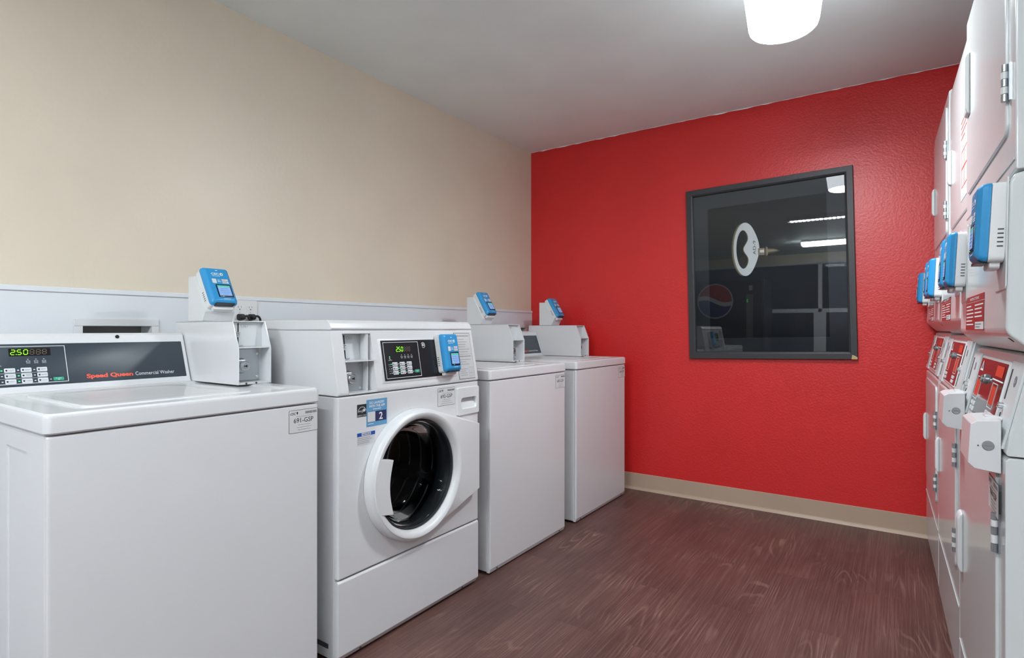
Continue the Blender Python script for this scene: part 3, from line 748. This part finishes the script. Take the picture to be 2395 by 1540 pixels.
    b.rect(F, 0.079, 0.157, 0.700, 0.742, 'sticker_grey', 0.0005); b.rect(F, 0.079, 0.157, 0.730, 0.742, 'notice_blue', 0.0008); b.rect(F, 0.098, 0.138, 0.731, 0.741, 'sticker_paper', 0.0010)
    b.text(F, 'NOTICE', 0.118, 0.7328, 0.0066, 'notice_blue', w=0.034, align='C', bold=0.02, d=0.0013)
    gray_lines(b, F, 0.081, 0.155, 0.7235, 4, 0.0058, 'ink_grey', 0.0012, 41, 0.0009)
    b.build('notice_sticker', t, wn=False)
    id_sticker(t, Fr((0, 0.477, 0.787)), 0.104, 0.070, '692-GSP')
    # detergent drawer front with a finger scoop
    b = MB()
    b.rslab(F, 0.588, 0.733, 0.736, 0.850, 0, 0.008, 0.008, 'white_plastic', 0.003)
    dd = b.build('dispenser_drawer', t)
    c = MB(); c.loops([[F.p(x, y, h) for x, y in rrect(0.612+i, 0.716-i*0.5, 0.762+i*1.6, 0.808-i*0.1, 0.014, 6)] for h, i in ((0.010, -0.002), (0.0, 0.004), (-0.016, 0.012))], 'white_plastic'); 
    c2 = MB(); c2.box(-0.018, 0.004, 0.614, 0.714, 0.766, 0.806, 'enamel'); cut(fp, c2); cut(dd, c)
    b = MB(); b.prism([(-0.019, 0.764), (0.0035, 0.764), (-0.001, 0.776), (-0.014, 0.796), (-0.0165, 0.806), (-0.019, 0.806)], fs, 0.6135, 0.7145, 'white_plastic'); b.build('finger_scoop', dd)
    b = MB(); b.cyl((0.0078, 0.5915, 0.7395), (1, 0, 0), 0.0014, 0.0008, 'seam_dark', seg=10); b.build('drawer_pin', dd)
    # the door
    n = 120; Ro = 0.240; hx = 0.356; hz0, hz1 = -0.130, 0.140
    from math import cos, sin, pi
    def hullr(R0, k):
        """radius of the outline: circle blended tangentially into the flat hinge side"""
        pts = [(R0*cos(2*pi*i/720), R0*sin(2*pi*i/720)) for i in range(720)] + [(hx-k, hz0), (hx-k, hz1)]
        pts = sorted(set(pts)); lo = []; up = []
        cr = lambda o, a, q: (a[0]-o[0])*(q[1]-o[1])-(a[1]-o[1])*(q[0]-o[0])
        for p in pts:
            while len(lo) >= 2 and cr(lo[-2], lo[-1], p) <= 0: lo.pop()
            lo.append(p)
        for p in reversed(pts):
            while len(up) >= 2 and cr(up[-2], up[-1], p) <= 0: up.pop()
            up.append(p)
        return lo[:-1]+up[:-1]
    A0, A1 = math.atan2(hz0, hx), math.atan2(hz1, hx)
    angs = sorted([2*pi*i/n for i in range(n)] + [A0 % (2*pi), A1])
    def outline(R0, k):
        H_ = hullr(R0, k); out = []
        hh0, hh1 = math.atan2(hz0, hx-k), math.atan2(hz1, hx-k)
        for a in angs:
            if abs(a-A1) < 1e-9: a = hh1
            if abs(a-A0 % (2*pi)) < 1e-9: a = hh0
            d = (cos(a), sin(a)); best = 0
            for i in range(len(H_)):
                p, q = H_[i], H_[(i+1) % len(H_)]
                ex, ey = q[0]-p[0], q[1]-p[1]; den = d[0]*ey - d[1]*ex
                if abs(den) < 1e-12: continue
                tt = (p[0]*ey - p[1]*ex)/den; ss = (p[0]*d[1]-p[1]*d[0])/den
                if tt > 0 and -1e-6 <= ss <= 1+1e-6: best = max(best, tt)
            out.append((best*d[0], best*d[1]))
        return out
    circ = lambda r: [(r*cos(a), r*sin(a)) for a in angs]
    P3 = lambda P, x: [Vector((x, CY+a, CZ+c)) for a, c in P]
    o1, o2, o3 = outline(Ro, 0), outline(Ro-0.004, 0.003), outline(Ro-0.012, 0.010)
    mixp = lambda A, B, t_: [(a[0]*(1-t_)+b_[0]*t_, a[1]*(1-t_)+b_[1]*t_) for a, b_ in zip(A, B)]
    b = MB()
    b.loops([P3(o1, 0.001), P3(o1, 0.026), P3(o2, 0.034), P3(o3, 0.0385), P3(circ(0.2270), 0.0430), P3(circ(0.2230), 0.0440), P3(circ(0.2130), 0.0410), P3(circ(0.2050), 0.0330), P3(circ(0.2015), 0.020), P3(circ(0.2000), 0.001)], 'white_plastic', False, False)
    door = b.build('door', t, sharp=40)
    b = MB()    # pull grip reaching in over the glass
    Q = [(-0.205, 0.092), (-0.143, 0.080)] + [(-0.143-0.017*math.sin(pi*i/12), 0.080-0.190*i/12) for i in range(1, 12)] + [(-0.143, -0.110), (-0.205, -0.098), (-0.219, -0.05), (-0.222, 0.0), (-0.219, 0.05)]
    b.prism(Q, Fr((0, CY, CZ)), 0.014, 0.0437, 'white_plastic', 0.002, 3); b.build('door_handle', door)
    b = MB()
    b.lathe((0, CY, CZ), (1, 0, 0), [(0.1995, 0.016), (0.1960, 0.021), (0.1935, 0.021), (0.1930, 0.010), (0.190, 0.0055)], 'gasket', 96)
    b.build('door_trim_ring', door)
    b = MB()
    b.lathe((0, CY, CZ), (1, 0, 0), [(0.1925, 0.012), (0.184, 0.006), (0.172, -0.030), (0.160, -0.075), (0.148, -0.098), (0.125, -0.112), (0.0005, -0.124)], 'door_glass', 96, False, True)
    b.build('door_glass', door, sharp=60, wn=False)
    # gasket and drum
    b = MB(); b.lathe((0, CY, CZ), (1, 0, 0), [(0.2215, -0.010), (0.212, -0.006), (0.203, -0.020), (0.198, -0.050), (0.205, -0.070), (0.235, -0.078)], 'gasket', 80); b.build('door_gasket', t)
    b = MB()
    prof = [(0.236, -0.078), (0.236, -0.44), (0.225, -0.455), (0.16, -0.462), (0.09, -0.450), (0.0005, -0.450)]
    b.lathe((0, CY, CZ), (1, 0, 0), prof, 'drum_dark', 80, False, True)
    for k in range(5):
        b.lathe((0, CY, CZ), (1, 0, 0), [(0.2355, -0.12-k*0.065), (0.232, -0.124-k*0.065), (0.2355, -0.128-k*0.065)], 'drum_rib', 80)
    dr = b.build('drum', t, wn=False)
    b = MB()
    for ring in range(9):
        r = 0.055 + ring*0.0165; k = int(2*pi*r/0.017)
        for i in range(k):
            a = 2*pi*i/k; b.cyl((-0.4495-0.0125*min(1, max(0, (r-0.09)/0.07)) + 0.0015, CY+r*cos(a), CZ+r*sin(a)), (1, 0, 0), 0.0038, 0.001, 'drum_hole', seg=6)
    b.build('perforation', dr, wn=False)
    for a0 in (100, 220, 340):
        b = MB(); a = R(a0); rad = Vector((0, cos(a), sin(a))); tan_ = Vector((0, -sin(a), cos(a)))
        o_ = Vector((-0.10, CY, CZ)); fr = Fr(o_, tan_, rad, (-1, 0, 0))
        b.prism([(-0.036, 0.236), (-0.012, 0.185), (0.012, 0.185), (0.036, 0.236)], fr, 0.0, 0.33, 'drum_rib', 0.006); b.build('drum_lifter', dr)
    return t
front_load_washer(1.180)

# ------------------------------------------------------------------ stacked dryers
WS = 0.72
def dryer_stack(far_y, label, xu, top, nz=0.0, boxes=False, number=None, hanger=False):
    """root at the far front corner; local +x into the aisle, local +y towards the viewer"""
    th = R(181.26)
    x = 0.1625 - 0.022*(far_y-1.4)
    t = thing('stacked_dryer', (x, far_y, 0), label, 'dryer', 'stacked dryers along the right wall', th)
    fs = Fr((0, 0, 0), (1, 0, 0), (0, 0, 1), (0, 1, 0)); F = Fr((0, 0, 0)); DP = -0.70; E = 'enamel_dryer'
    g = 0.0025
    # lower cabinet
    b = MB(); b.prism([(DP, 0.012+nz), (-0.024, 0.012+nz), (-0.004, 0.032+nz), (0, 0.05+nz), (0, 0.873+nz), (-0.006, 0.880+nz), (DP, 0.880+nz)], fs, g, WS-g, E, 0.003); b.build('lower_cabinet', t)
    # toe seam
    b = MB(); b.fbox(F, 0.008, WS-0.008, 0.266+nz, 0.273+nz, 0, 0.0028, E, 0.0012); b.build('toe_seam', t)
    def door(z0, z1, x0, hz, hinges, hh=0.068):
        f = Fr((x0, 0, 0))
        b = MB()
        b.rslab(f, 0.055, WS-0.070, z0, z1, 0.0, 0.0052, 0.022, E, 0.003, 6)
        d = b.build('door', t)
        # grip: a curved pull standing off the door
        b = MB()
        pp = [(0.005, hz-hh), (0.013, hz-hh+0.004), (0.0175, hz-hh+0.016), (0.0175, hz+hh-0.016), (0.013, hz+hh-0.004), (0.005, hz+hh)]
        b.prism(pp, Fr((x0, 0, 0), (1, 0, 0), (0, 0, 1), (0, 1, 0)), 0.080 if boxes else 0.066, 0.130 if boxes else 0.095, 'white_plastic', 0.004, 3); hd = b.build('door_handle', d)
        c = MB(); c.box(x0+0.0055, x0+0.0125, 0.050, 0.105 if boxes else 0.084, hz-hh+0.013, hz+hh-0.013, 'white_plastic'); cut(hd, c)
        for zh in hinges:
            b = MB()
            for i in range(5):
                a = zh-0.036+i*0.0145
                b.cyl((x0+0.0075, WS-0.062, a), (0, 0, 1), 0.0056, 0.0135, 'zinc' if i % 2 == 0 else 'white_plastic', seg=18)
            b.fbox(f, WS-0.066, WS-0.052, zh-0.036, zh+0.036, 0, 0.0025, 'zinc'); b.build('hinge', d)
    door(0.362+nz, 0.845+nz, 0, (0.547 if boxes else 0.602)+nz, (0.45+nz, 0.708+nz))
    # lower control fascia leaning back under the overhang
    b = MB()
    b.prism([(DP, 0.883+nz), (-0.004, 0.883+nz), (-0.001, 0.888+nz), (-0.040, 1.066+nz), (-0.05, 1.072+nz), (DP, 1.072+nz)], fs, g, WS-g, E, 0.0025); b.build('control_fascia', t)
    P0 = Vector((-0.001, 0, 0.888+nz)); V = Vector((-0.039, 0, 0.178)).normalized(); f = Fr(P0, (0, 1, 0), V)
    b = MB()
    b.rslab(f, 0.165, 0.545, 0.014, 0.166, 0, 0.0030, 0.006, 'white_plastic', 0.001)
    b.rslab(f, 0.174, 0.536, 0.020, 0.160, 0.001, 0.0038, 0.003, 'gloss_black')
    h = f.at(0, 0, 0.0038)
    b.flat(h, [(0.190, 0.128), (0.240, 0.128), (0.215, 0.155)], 'ink_white', 0.0005); b.flat(h, [(0.200, 0.133), (0.230, 0.133), (0.215, 0.149)], 'ink_grey', 0.0008)
    b.flat(h, [(0.420, 0.128), (0.510, 0.128), (0.510, 0.152), (0.420, 0.152)], 'ink_orange', 0.0005); b.rect(h, 0.400, 0.530, 0.118, 0.121, 'ink_white')
    for u in (0.22, 0.45):
        b.line(h, u-0.03, u+0.035, 0.055, 0.112, 0.0015, 'ink_white'); b.rect(h, u-0.022, u+0.027, 0.063, 0.104, 'ink_orange')
        for i in range(2):
            for j in range(2): b.rslab(h, u-0.03+i*0.034, u-0.004+i*0.034, 0.024+j*0.014, 0.034+j*0.014, 0, 0.0012, 0.002, 'key_white')
    pn = b.build('control_panel', t, wn=False)
    b = MB(); b.cyl(h.p(0.315, 0.112, 0), h.n, 0.012, 0.006, 'zinc', seg=28, bev=0.002); b.cyl(h.p(0.315, 0.112, 0.006), h.n, 0.009, 0.006, 'chrome', seg=24, bev=0.003)
    b.fbox(h, 0.309, 0.321, 0.1105, 0.1135, 0.0115, 0.0128, 'hole_black'); b.build('panel_lock', pn)
    # coin slides at both ends of the fascia
    for y0, first in ((0.020, False), (0.575, True)):
        b = MB(); e = f.at(y0, 0.004)
        b.fbox(e, 0, 0.120, 0, 0.166, 0, 0.0045, 'coated_steel', 0.001)
        e2 = e.at(0, 0, 0.0045)
        b.fbox(e2, 0.020, 0.026, 0.02, 0.060, 0, 0.0012, 'seam_dark'); b.fbox(e2, 0.020, 0.026, 0.088, 0.150, 0, 0.0012, 'seam_dark')
        b.cyl(e2.p(0.026, 0.074, 0), e2.n, 0.0065, 0.010, 'chrome', seg=22, bev=0.002)
        b.flat(e2, [(0.075+0.011*math.cos(2*math.pi*i/24), 0.128+0.011*math.sin(2*math.pi*i/24)) for i in range(24)], 'ink_grey', 0.0006)
        b.text(e2, '25¢', 0.075, 0.125, 0.006, 'sticker_paper', w=0.014, align='C')
        s_ = b.build('coin_slot', t)
        if boxes:
            b = MB(); b.fbox(e2, 0.030, 0.060, 0.046, 0.052, 0, 0.028, 'enamel', 0.002); b.build('coin_tray', s_)
    if boxes:
        for y0 in (0.005, 0.560):
            b = MB(); q = [(0.0, 0.820+nz), (0.040, 0.826+nz), (0.050, 0.836+nz), (0.046, 0.912+nz), (0.036, 0.918+nz), (0.0, 0.922+nz)]
            b.prism([(a+0.0015, c_) for a, c_ in q], fs, y0, y0+0.130, 'enamel', 0.0015)
            cb = b.build('coin_box', t)
            b = MB(); b.cyl((0.021, y0+0.128, 0.872+nz), (0, 1, 0), 0.0095, 0.0045, 'zinc', seg=26, bev=0.0015); b.fbox(Fr((0.021, y0+0.1325, 0.872+nz), (1, 0, 0), (0, 0, 1), (0, 1, 0)), -0.006, 0.006, -0.001, 0.001, -0.001, 0.0006, 'ink_grey')
            b.cyl((0.036, y0+0.129, 0.871+nz), (0, 1, 0), 0.0014, 0.0025, 'seam_dark', seg=10)
            b.build('coin_box_lock', cb)
    # overhanging control box of the upper dryer
    b = MB(); b.prism([(DP, 1.075+nz), (-0.042, 1.075+nz), (-0.006, 1.112+nz), (-0.001, 1.122+nz), (-0.006, 1.372+nz), (-0.014, 1.386+nz), (-0.030, 1.390+nz), (DP, 1.390+nz)], fs, g, WS-g, E, 0.006, 3)
    cbx = b.build('control_box', t)
    b = MB(); b.cyl((-0.016, WS-0.045, 1.1035+nz), (0.72, 0, -0.69), 0.006, 0.002, 'hole_black', seg=18); b.build('box_screw', cbx)
    fb = Fr((-0.001, 0, 1.122+nz), (0, 1, 0), (-0.005, 0, 0.25))
    b = MB()
    b.rect(fb, 0.13, 0.45, 0.000, 0.078, 'gloss_black', 0.0006)
    b.text(fb, 'INSTRUCTIONS', 0.29, 0.068, 0.006, 'ink_white', w=0.16, align='C'); b.rect(fb, 0.13, 0.45, 0.063, 0.0642, 'ink_white')
    gray_lines(b, fb, 0.145, 0.275, 0.054, 6, 0.0085, 'ink_white', 0.0028, 51, 0.001); gray_lines(b, fb, 0.30, 0.435, 0.054, 4, 0.0085, 'ink_white', 0.0028, 52, 0.001)
    b.rect(fb, 0.31, 0.445, 0.002, 0.018, 'sticker_paper', 0.001); gray_lines(b, fb, 0.32, 0.43, 0.012, 2, 0.006, 'ink_grey', 0.002, 53, 0.0013)
    b.build('instruction_sticker', t, wn=False)
    # mounting plates and two card readers
    for yc in (0.075, 0.657 if boxes else 0.640):
        b = MB(); b.rslab(fb, yc-0.060, yc+0.060, 0.070, 0.262, 0, 0.0025, 0.008, E, 0.001); b.build('reader_plate', t)
        v = Vector((-0.050, 0, 1)).normalized(); n_ = Vector((1, 0, 0.050)).normalized()
        o = fb.p(yc, 0.100 if boxes and yc > 0.5 else 0.090, 0.003)
        card_reader(t, o, (0, 1, 0), v, n_)
    # upper cabinet
    b = MB(); b.prism([(DP, 1.393+nz), (xu, 1.393+nz), (xu, top-0.007), (xu-0.008, top), (DP, top)], fs, g, WS-g, E, 0.004); b.build('upper_cabinet', t)
    b = MB(); b.fbox(Fr((xu, 0, 0)), 0.008, WS-0.008, 1.412+nz, 1.417+nz, 0, 0.0022, E, 0.001); b.build('upper_seam', t)
    door(1.476+nz, top-0.045, xu, (1.770 if boxes else 1.712)+nz, (1.575+nz, 1.822+nz), 0.085 if boxes else 0.068)
    if number:
        id_sticker(t, Fr((0.0054, 0.575, 0.730+nz)), 0.115, 0.068, number)
    if hanger:
        f = Fr((xu+0.0054, 0, 0)); b = MB()
        b.rect(f, 0.40, 0.60, 1.520+nz, 1.800+nz, 'sticker_grey', 0.0006)
        gray_lines(b, f, 0.42, 0.58, 1.775+nz, 4, 0.018, 'ink_orange', 0.005, 61, 0.001)
        b.line(f, 0.43, 0.57, 1.56+nz, 1.68+nz, 0.003, 'ink_orange', 0.001); b.rect(f, 0.495, 0.500, 1.56+nz, 1.68+nz, 'ink_orange', 0.001); b.rect(f, 0.43, 0.57, 1.62+nz, 1.625+nz, 'ink_orange', 0.001)
        b.build('warning_sticker', t, wn=False)
    return t
def warp(t, pts, skip):
    """this stack's cabinet heights differ a little from its neighbours'"""
    def fz(z):
        for (a, b_), (c, d_) in zip(pts, pts[1:]):
            if a <= z <= c: return b_ + (d_-b_)*(z-a)/(c-a)
        return z
    for o in t.children_recursive:
        if o.name.split('.')[0] in skip or (o.parent and o.parent.name.split('.')[0] in skip): continue
        for v in o.data.vertices: v.co.z = fz(v.co.z)
near = dryer_stack(2.105, 'white stacked dryer nearest the viewer with protruding coin boxes, at the right edge', -0.015, 1.985, -0.006, True, '704-GSP')
warp(near, [(0, 0), (0.262, 0.186), (0.356, 0.270), (0.50, 0.455), (0.70, 0.695), (0.80, 0.790), (0.867, 0.843), (1.063, 1.040), (1.110, 1.082), (1.386, 1.386), (2.1, 2.1)], ('coin_box', 'coin_box_lock', 'service_sticker', 'card_reader'))
dryer_stack(2.835, 'white stacked dryer in the middle of the right-hand row, warning sticker on its upper door', -0.038, 2.034, 0.0, hanger=True)
dryer_stack(3.575, 'white stacked dryer standing farthest back against the red wall', -0.034, 2.054, 0.006)

# ------------------------------------------------------------------ framed picture of a key
TL = R(1.3)
t = thing('framed_picture', (-0.660, YR, 1.4515), 'slightly tilted charcoal-framed picture of a large key on the red wall', 'picture')
f = Fr((0, 0, 0), (math.cos(TL), 0, math.sin(TL)), (-math.sin(TL), 0, math.cos(TL)), (0, -1, 0))
PW, PH, FW = 0.461, 0.5375, 0.043
b = MB()
q = [(-PW, -PH), (PW, -PH), (PW, PH), (-PW, PH)]
def rl(i, n): return [f.p(a*(1-i/PW) if False else (a-i if a > 0 else a+i), (c-i if c > 0 else c+i), n) for a, c in q]
b.loops([rl(0.003, 0.002), rl(0, 0.004), rl(0, 0.024), rl(0.002, 0.028), rl(FW-0.012, 0.027), rl(FW-0.003, 0.022), rl(FW, 0.012), rl(FW, 0.004)], 'frame_charcoal', False, False)
b.build('frame', t, sharp=20)
b = MB(); b.flat(f, [(PW-0.030, -PH+0.001), (PW-0.001, -PH+0.001), (PW-0.001, -PH+0.012), (PW-0.012, -PH+0.020), (PW-0.026, -PH+0.026)], 'frame_chip', 0.0284); b.build('chipped_corner', t, wn=False)
b = MB()
b.fbox(f, -PW+0.03, PW-0.03, -PH+0.03, PH-0.03, 0.002, 0.005, 'art_mat')
b.fbox(f, -0.332, 0.328, -0.410, 0.408, 0.005, 0.0056, 'art_dark')
# the key, printed: shadow side, bow with a kidney-shaped hole, collar and fading shaft
K = f.at(-0.112, 0.131, 0.0056)
N_ = 64
def ell(rx, rz, cx=0, cz=0): return [(cx+rx*math.cos(2*math.pi*i/N_), cz+rz*math.sin(2*math.pi*i/N_)) for i in range(N_)]
def bow(dx, s=1.0):
    out = []
    for i in range(N_):
        a = 2*math.pi*i/N_; out.append((dx+0.068*s*math.cos(a) + 0.012*max(0, math.cos(a))**8, 0.163*s*math.sin(a)))
    return out
def hole(dx):
    out = []
    for i in range(N_):
        a = 2*math.pi*i/N_; x, z = 0.040*math.cos(a), 0.118*math.sin(a)
        if x > 0: x *= 1 - 0.95*math.exp(-(z/0.045)**2)
        out.append((dx-0.012+x, z))
    return out
def ringface(A, B, m, d):
    tb = bmesh.new(); va = [tb.verts.new(K.p(x, z, d)) for x, z in A]; vb = [tb.verts.new(K.p(x, z, d)) for x, z in B]
    for i in range(N_): tb.faces.new((va[i], va[(i+1) % N_], vb[(i+1) % N_], vb[i]))
    b._merge(tb, m)
ringface(bow(-0.013), hole(-0.006), 'key_edge', 0.0003)
ringface(bow(-0.008, 0.985), hole(-0.003), 'key_brass', 0.0005)
ringface(bow(0.0), hole(0.0), 'key_metal', 0.0008)
b.text(K, 'AD-9', 0.060, -0.038, 0.017, 'ink_black', w=0.085, d=0.0012, rot=math.pi/2, bold=0.0)
K2 = K.at(0.078, -0.022)
b.flat(K2, [(-0.006, -0.020), (0.030, -0.024), (0.030, 0.020), (-0.006, 0.020)], 'key_brass', 0.0010)
b.flat(K2, [(0.004, -0.006), (0.028, -0.008), (0.028, 0.010), (0.004, 0.009)], 'key_metal', 0.0012)
b.flat(K2, ell(0.010, 0.030, 0.040, -0.002), 'key_brass_dim', 0.0011); b.flat(K2, ell(0.006, 0.026, 0.044, -0.001), 'key_brass', 0.0013)
b.flat(K2, [(0.044, -0.018), (0.085, -0.014), (0.118, -0.006), (0.085, 0.010), (0.044, 0.017)], 'key_brass_dim', 0.0010)
b.flat(K2, [(0.046, -0.008), (0.080, -0.006), (0.104, -0.002), (0.080, 0.006), (0.046, 0.008)], 'key_brass', 0.0012)
b.build('print', t, wn=False)
b = MB(); b.fbox(f, -PW+FW-0.004, PW-FW+0.004, -PH+FW-0.004, PH-FW+0.004, 0.0085, 0.0087, 'picture_glass'); b.build('glass', t, wn=False)

# ------------------------------------------------------------------ things on the left wall
XW = XL + 0.008
for (ya, yb, lab) in ((0.765, 0.985, 'white recessed washer hookup box in the wall panel behind the nearest washer'),
                      (3.345, 3.565, 'white recessed washer hookup box in the wall panel near the red wall corner')):
    t = thing('hookup_box', (XW, ya, 0.93), lab, 'hookup box'); W3 = yb-ya
    f = Fr((0, 0, 0)); e = 0.024
    b = MB()
    for (u0, u1, v0, v1) in ((-e, W3+e, 0.172, 0.172+e+0.002), (-e, 0.0015, -e, 0.172), (W3-0.0015, W3+e, -e, 0.172), (0.0015, W3-0.0015, -e, 0.0015)):
        b.fbox(f, u0, u1, v0, v1, 0.0005, 0.006, 'white_plastic', 0.002)
    b.build('faceplate', t)
    b = MB(); th2 = 0.0015
    b.box(-0.082, -0.080, 0.001, W3-0.001, 0.001, 0.172, 'grey_recess'); b.box(-0.08, 0, 0.001, 0.003, 0.001, 0.172, 'white_plastic'); b.box(-0.08, 0, W3-0.003, W3-0.001, 0.001, 0.172, 'white_plastic')
    b.box(-0.08, 0, 0.001, W3-0.001, 0.1715, 0.1735, 'white_plastic'); b.box(-0.08, 0, 0.001, W3-0.001, 0.001, 0.003, 'white_plastic')
    b.build('liner', t)
t = thing('wall_outlet', (XW, 1.350, 1.157), 'white double wall outlet with two black plugs, above the nearest coin case', 'outlet')
b = MB(); b.rslab(Fr((0, 0, 0)), -0.057, 0.057, -0.058, 0.058, 0, 0.0055, 0.005, 'plate_white', 0.002); b.build('cover_plate', t)
for dy in (-0.024, 0.024):
    for dz in (0.026, -0.014):
        b = MB(); f = Fr((0.0055, dy, dz)); 
        P = [(0.0165*math.cos(R(a)), max(-0.0125, min(0.0125, 0.0175*math.sin(R(a))))) for a in range(0, 360, 12)]
        b.prism(P, f, -0.001, 0.0016, 'plate_white')
        b.fbox(f, -0.0075, -0.0055, -0.001, 0.0065, 0.0014, 0.0020, 'ink_grey'); b.fbox(f, 0.0055, 0.0072, 0.000, 0.0065, 0.0014, 0.0020, 'ink_grey')
        b.cyl(f.p(0, -0.0070, 0.0015), f.n, 0.0022, 0.0006, 'hole_black', seg=12)
        b.build('socket', t)
    b = MB(); b.cyl((0.0052, dy, 0.006), (1, 0, 0), 0.0022, 0.0012, 'zinc', seg=12); b.build('screw', t)
for i, (dy, lab) in enumerate(((-0.024, 'black power plug in the outlet, the one nearer the blue card reader'), (0.024, 'black power plug in the outlet, the one nearer the front-load washer'))):
    t = thing('power_plug', (XW+0.0075, 1.350+dy, 1.143), lab, 'plug', 'black plugs in the wall outlet')
    b = MB(); f = Fr((0, 0, 0)); 
    b.loops([[f.p(a, c, h) for a, c in rrect(-r1, r1, -r2, r2, 0.006, 4)] for h, r1, r2 in ((0, 0.014, 0.012), (0.010, 0.0155, 0.0135), (0.022, 0.012, 0.011), (0.030, 0.0085, 0.0085), (0.032, 0.006, 0.006))], 'black_rubber'); b.build('plug_body', t)
    b = MB()
    P = [(0.026, 0.004, 0.003), (0.033, 0.012, 0.004), (0.036, 0.019, -0.002), (0.035, 0.024, -0.016), (0.030, 0.026, -0.040), (0.022, 0.026, -0.10), (0.018, 0.022, -0.30), (0.016, 0.02, -0.60)]
    # smooth the cable through its points
    S = []
    for k in range(len(P)-1):
        p0, p1, p2, p3 = [Vector(P[max(0, min(len(P)-1, k+j))]) for j in (-1, 0, 1, 2)]
        for s in range(5):
            u = s/5; S.append(0.5*((2*p1)+(p2-p0)*u+(2*p0-5*p1+4*p2-p3)*u*u+(3*p1-p0-3*p2+p3)*u**3))
    b.tube(S, 0.0048, 'black_rubber'); b.build('cord', t)

# ------------------------------------------------------------------ the vending machine behind the camera, seen mirrored in the picture
t = thing('vending_machine', (-2.30, -2.40, 0), 'dark vending machine with a red, white and blue round emblem, mirrored in the picture glass', 'vending machine')
b = MB(); b.box(-0.62, 0.52, -0.75, -0.02, 0.05, 1.90, 'vend_dark', 0.02); b.build('body', t)
b = MB(); f = Fr((0, -0.02, 0), (-1, 0, 0), (0, 0, 1), (0, 1, 0))
b.rslab(f, -0.50, 0.60, 0.10, 1.88, 0, 0.03, 0.03, 'vend_dark', 0.01); dq = b.build('door', t)
b = MB(); e = f.at(0.235, 1.560, 0.030); r0 = 0.29
b.cyl(e.p(0, 0, 0), e.n, r0, 0.004, 'vend_white', seg=64)
wave = lambda x: 0.055*math.sin(x/r0*2.6)
def cap(sign, off, m):
    r1 = r0*0.94; P = []
    xs = [(-1+2*i/40) for i in range(41)]
    lim = [x*r1 for x in xs]
    edge = []
    for x in lim:
        y = wave(x) + sign*off; 
        mx = math.sqrt(max(r1*r1-x*x, 0))
        edge.append((x, max(-mx, min(mx, y))))
    outer = [(x, sign*math.sqrt(max(r1*r1-x*x, 0))) for x in reversed(lim)]
    b.flat(e, edge[1:-1]+outer, m, 0.0046)
cap(1, 0.035, 'vend_red'); cap(-1, 0.035, 'vend_blue')
b.build('emblem', dq, wn=False)
b = MB(); b.fbox(f, -0.36, -0.26, 0.95, 1.66, 0.030, 0.036, 'steel_tag', 0.003); b.fbox(f, -0.285, -0.265, 1.53, 1.58, 0.036, 0.040, 'led_green'); b.fbox(f, -0.35, -0.30, 1.72, 1.80, 0.03, 0.034, 'sticker_paper'); b.build('coin_panel', dq)
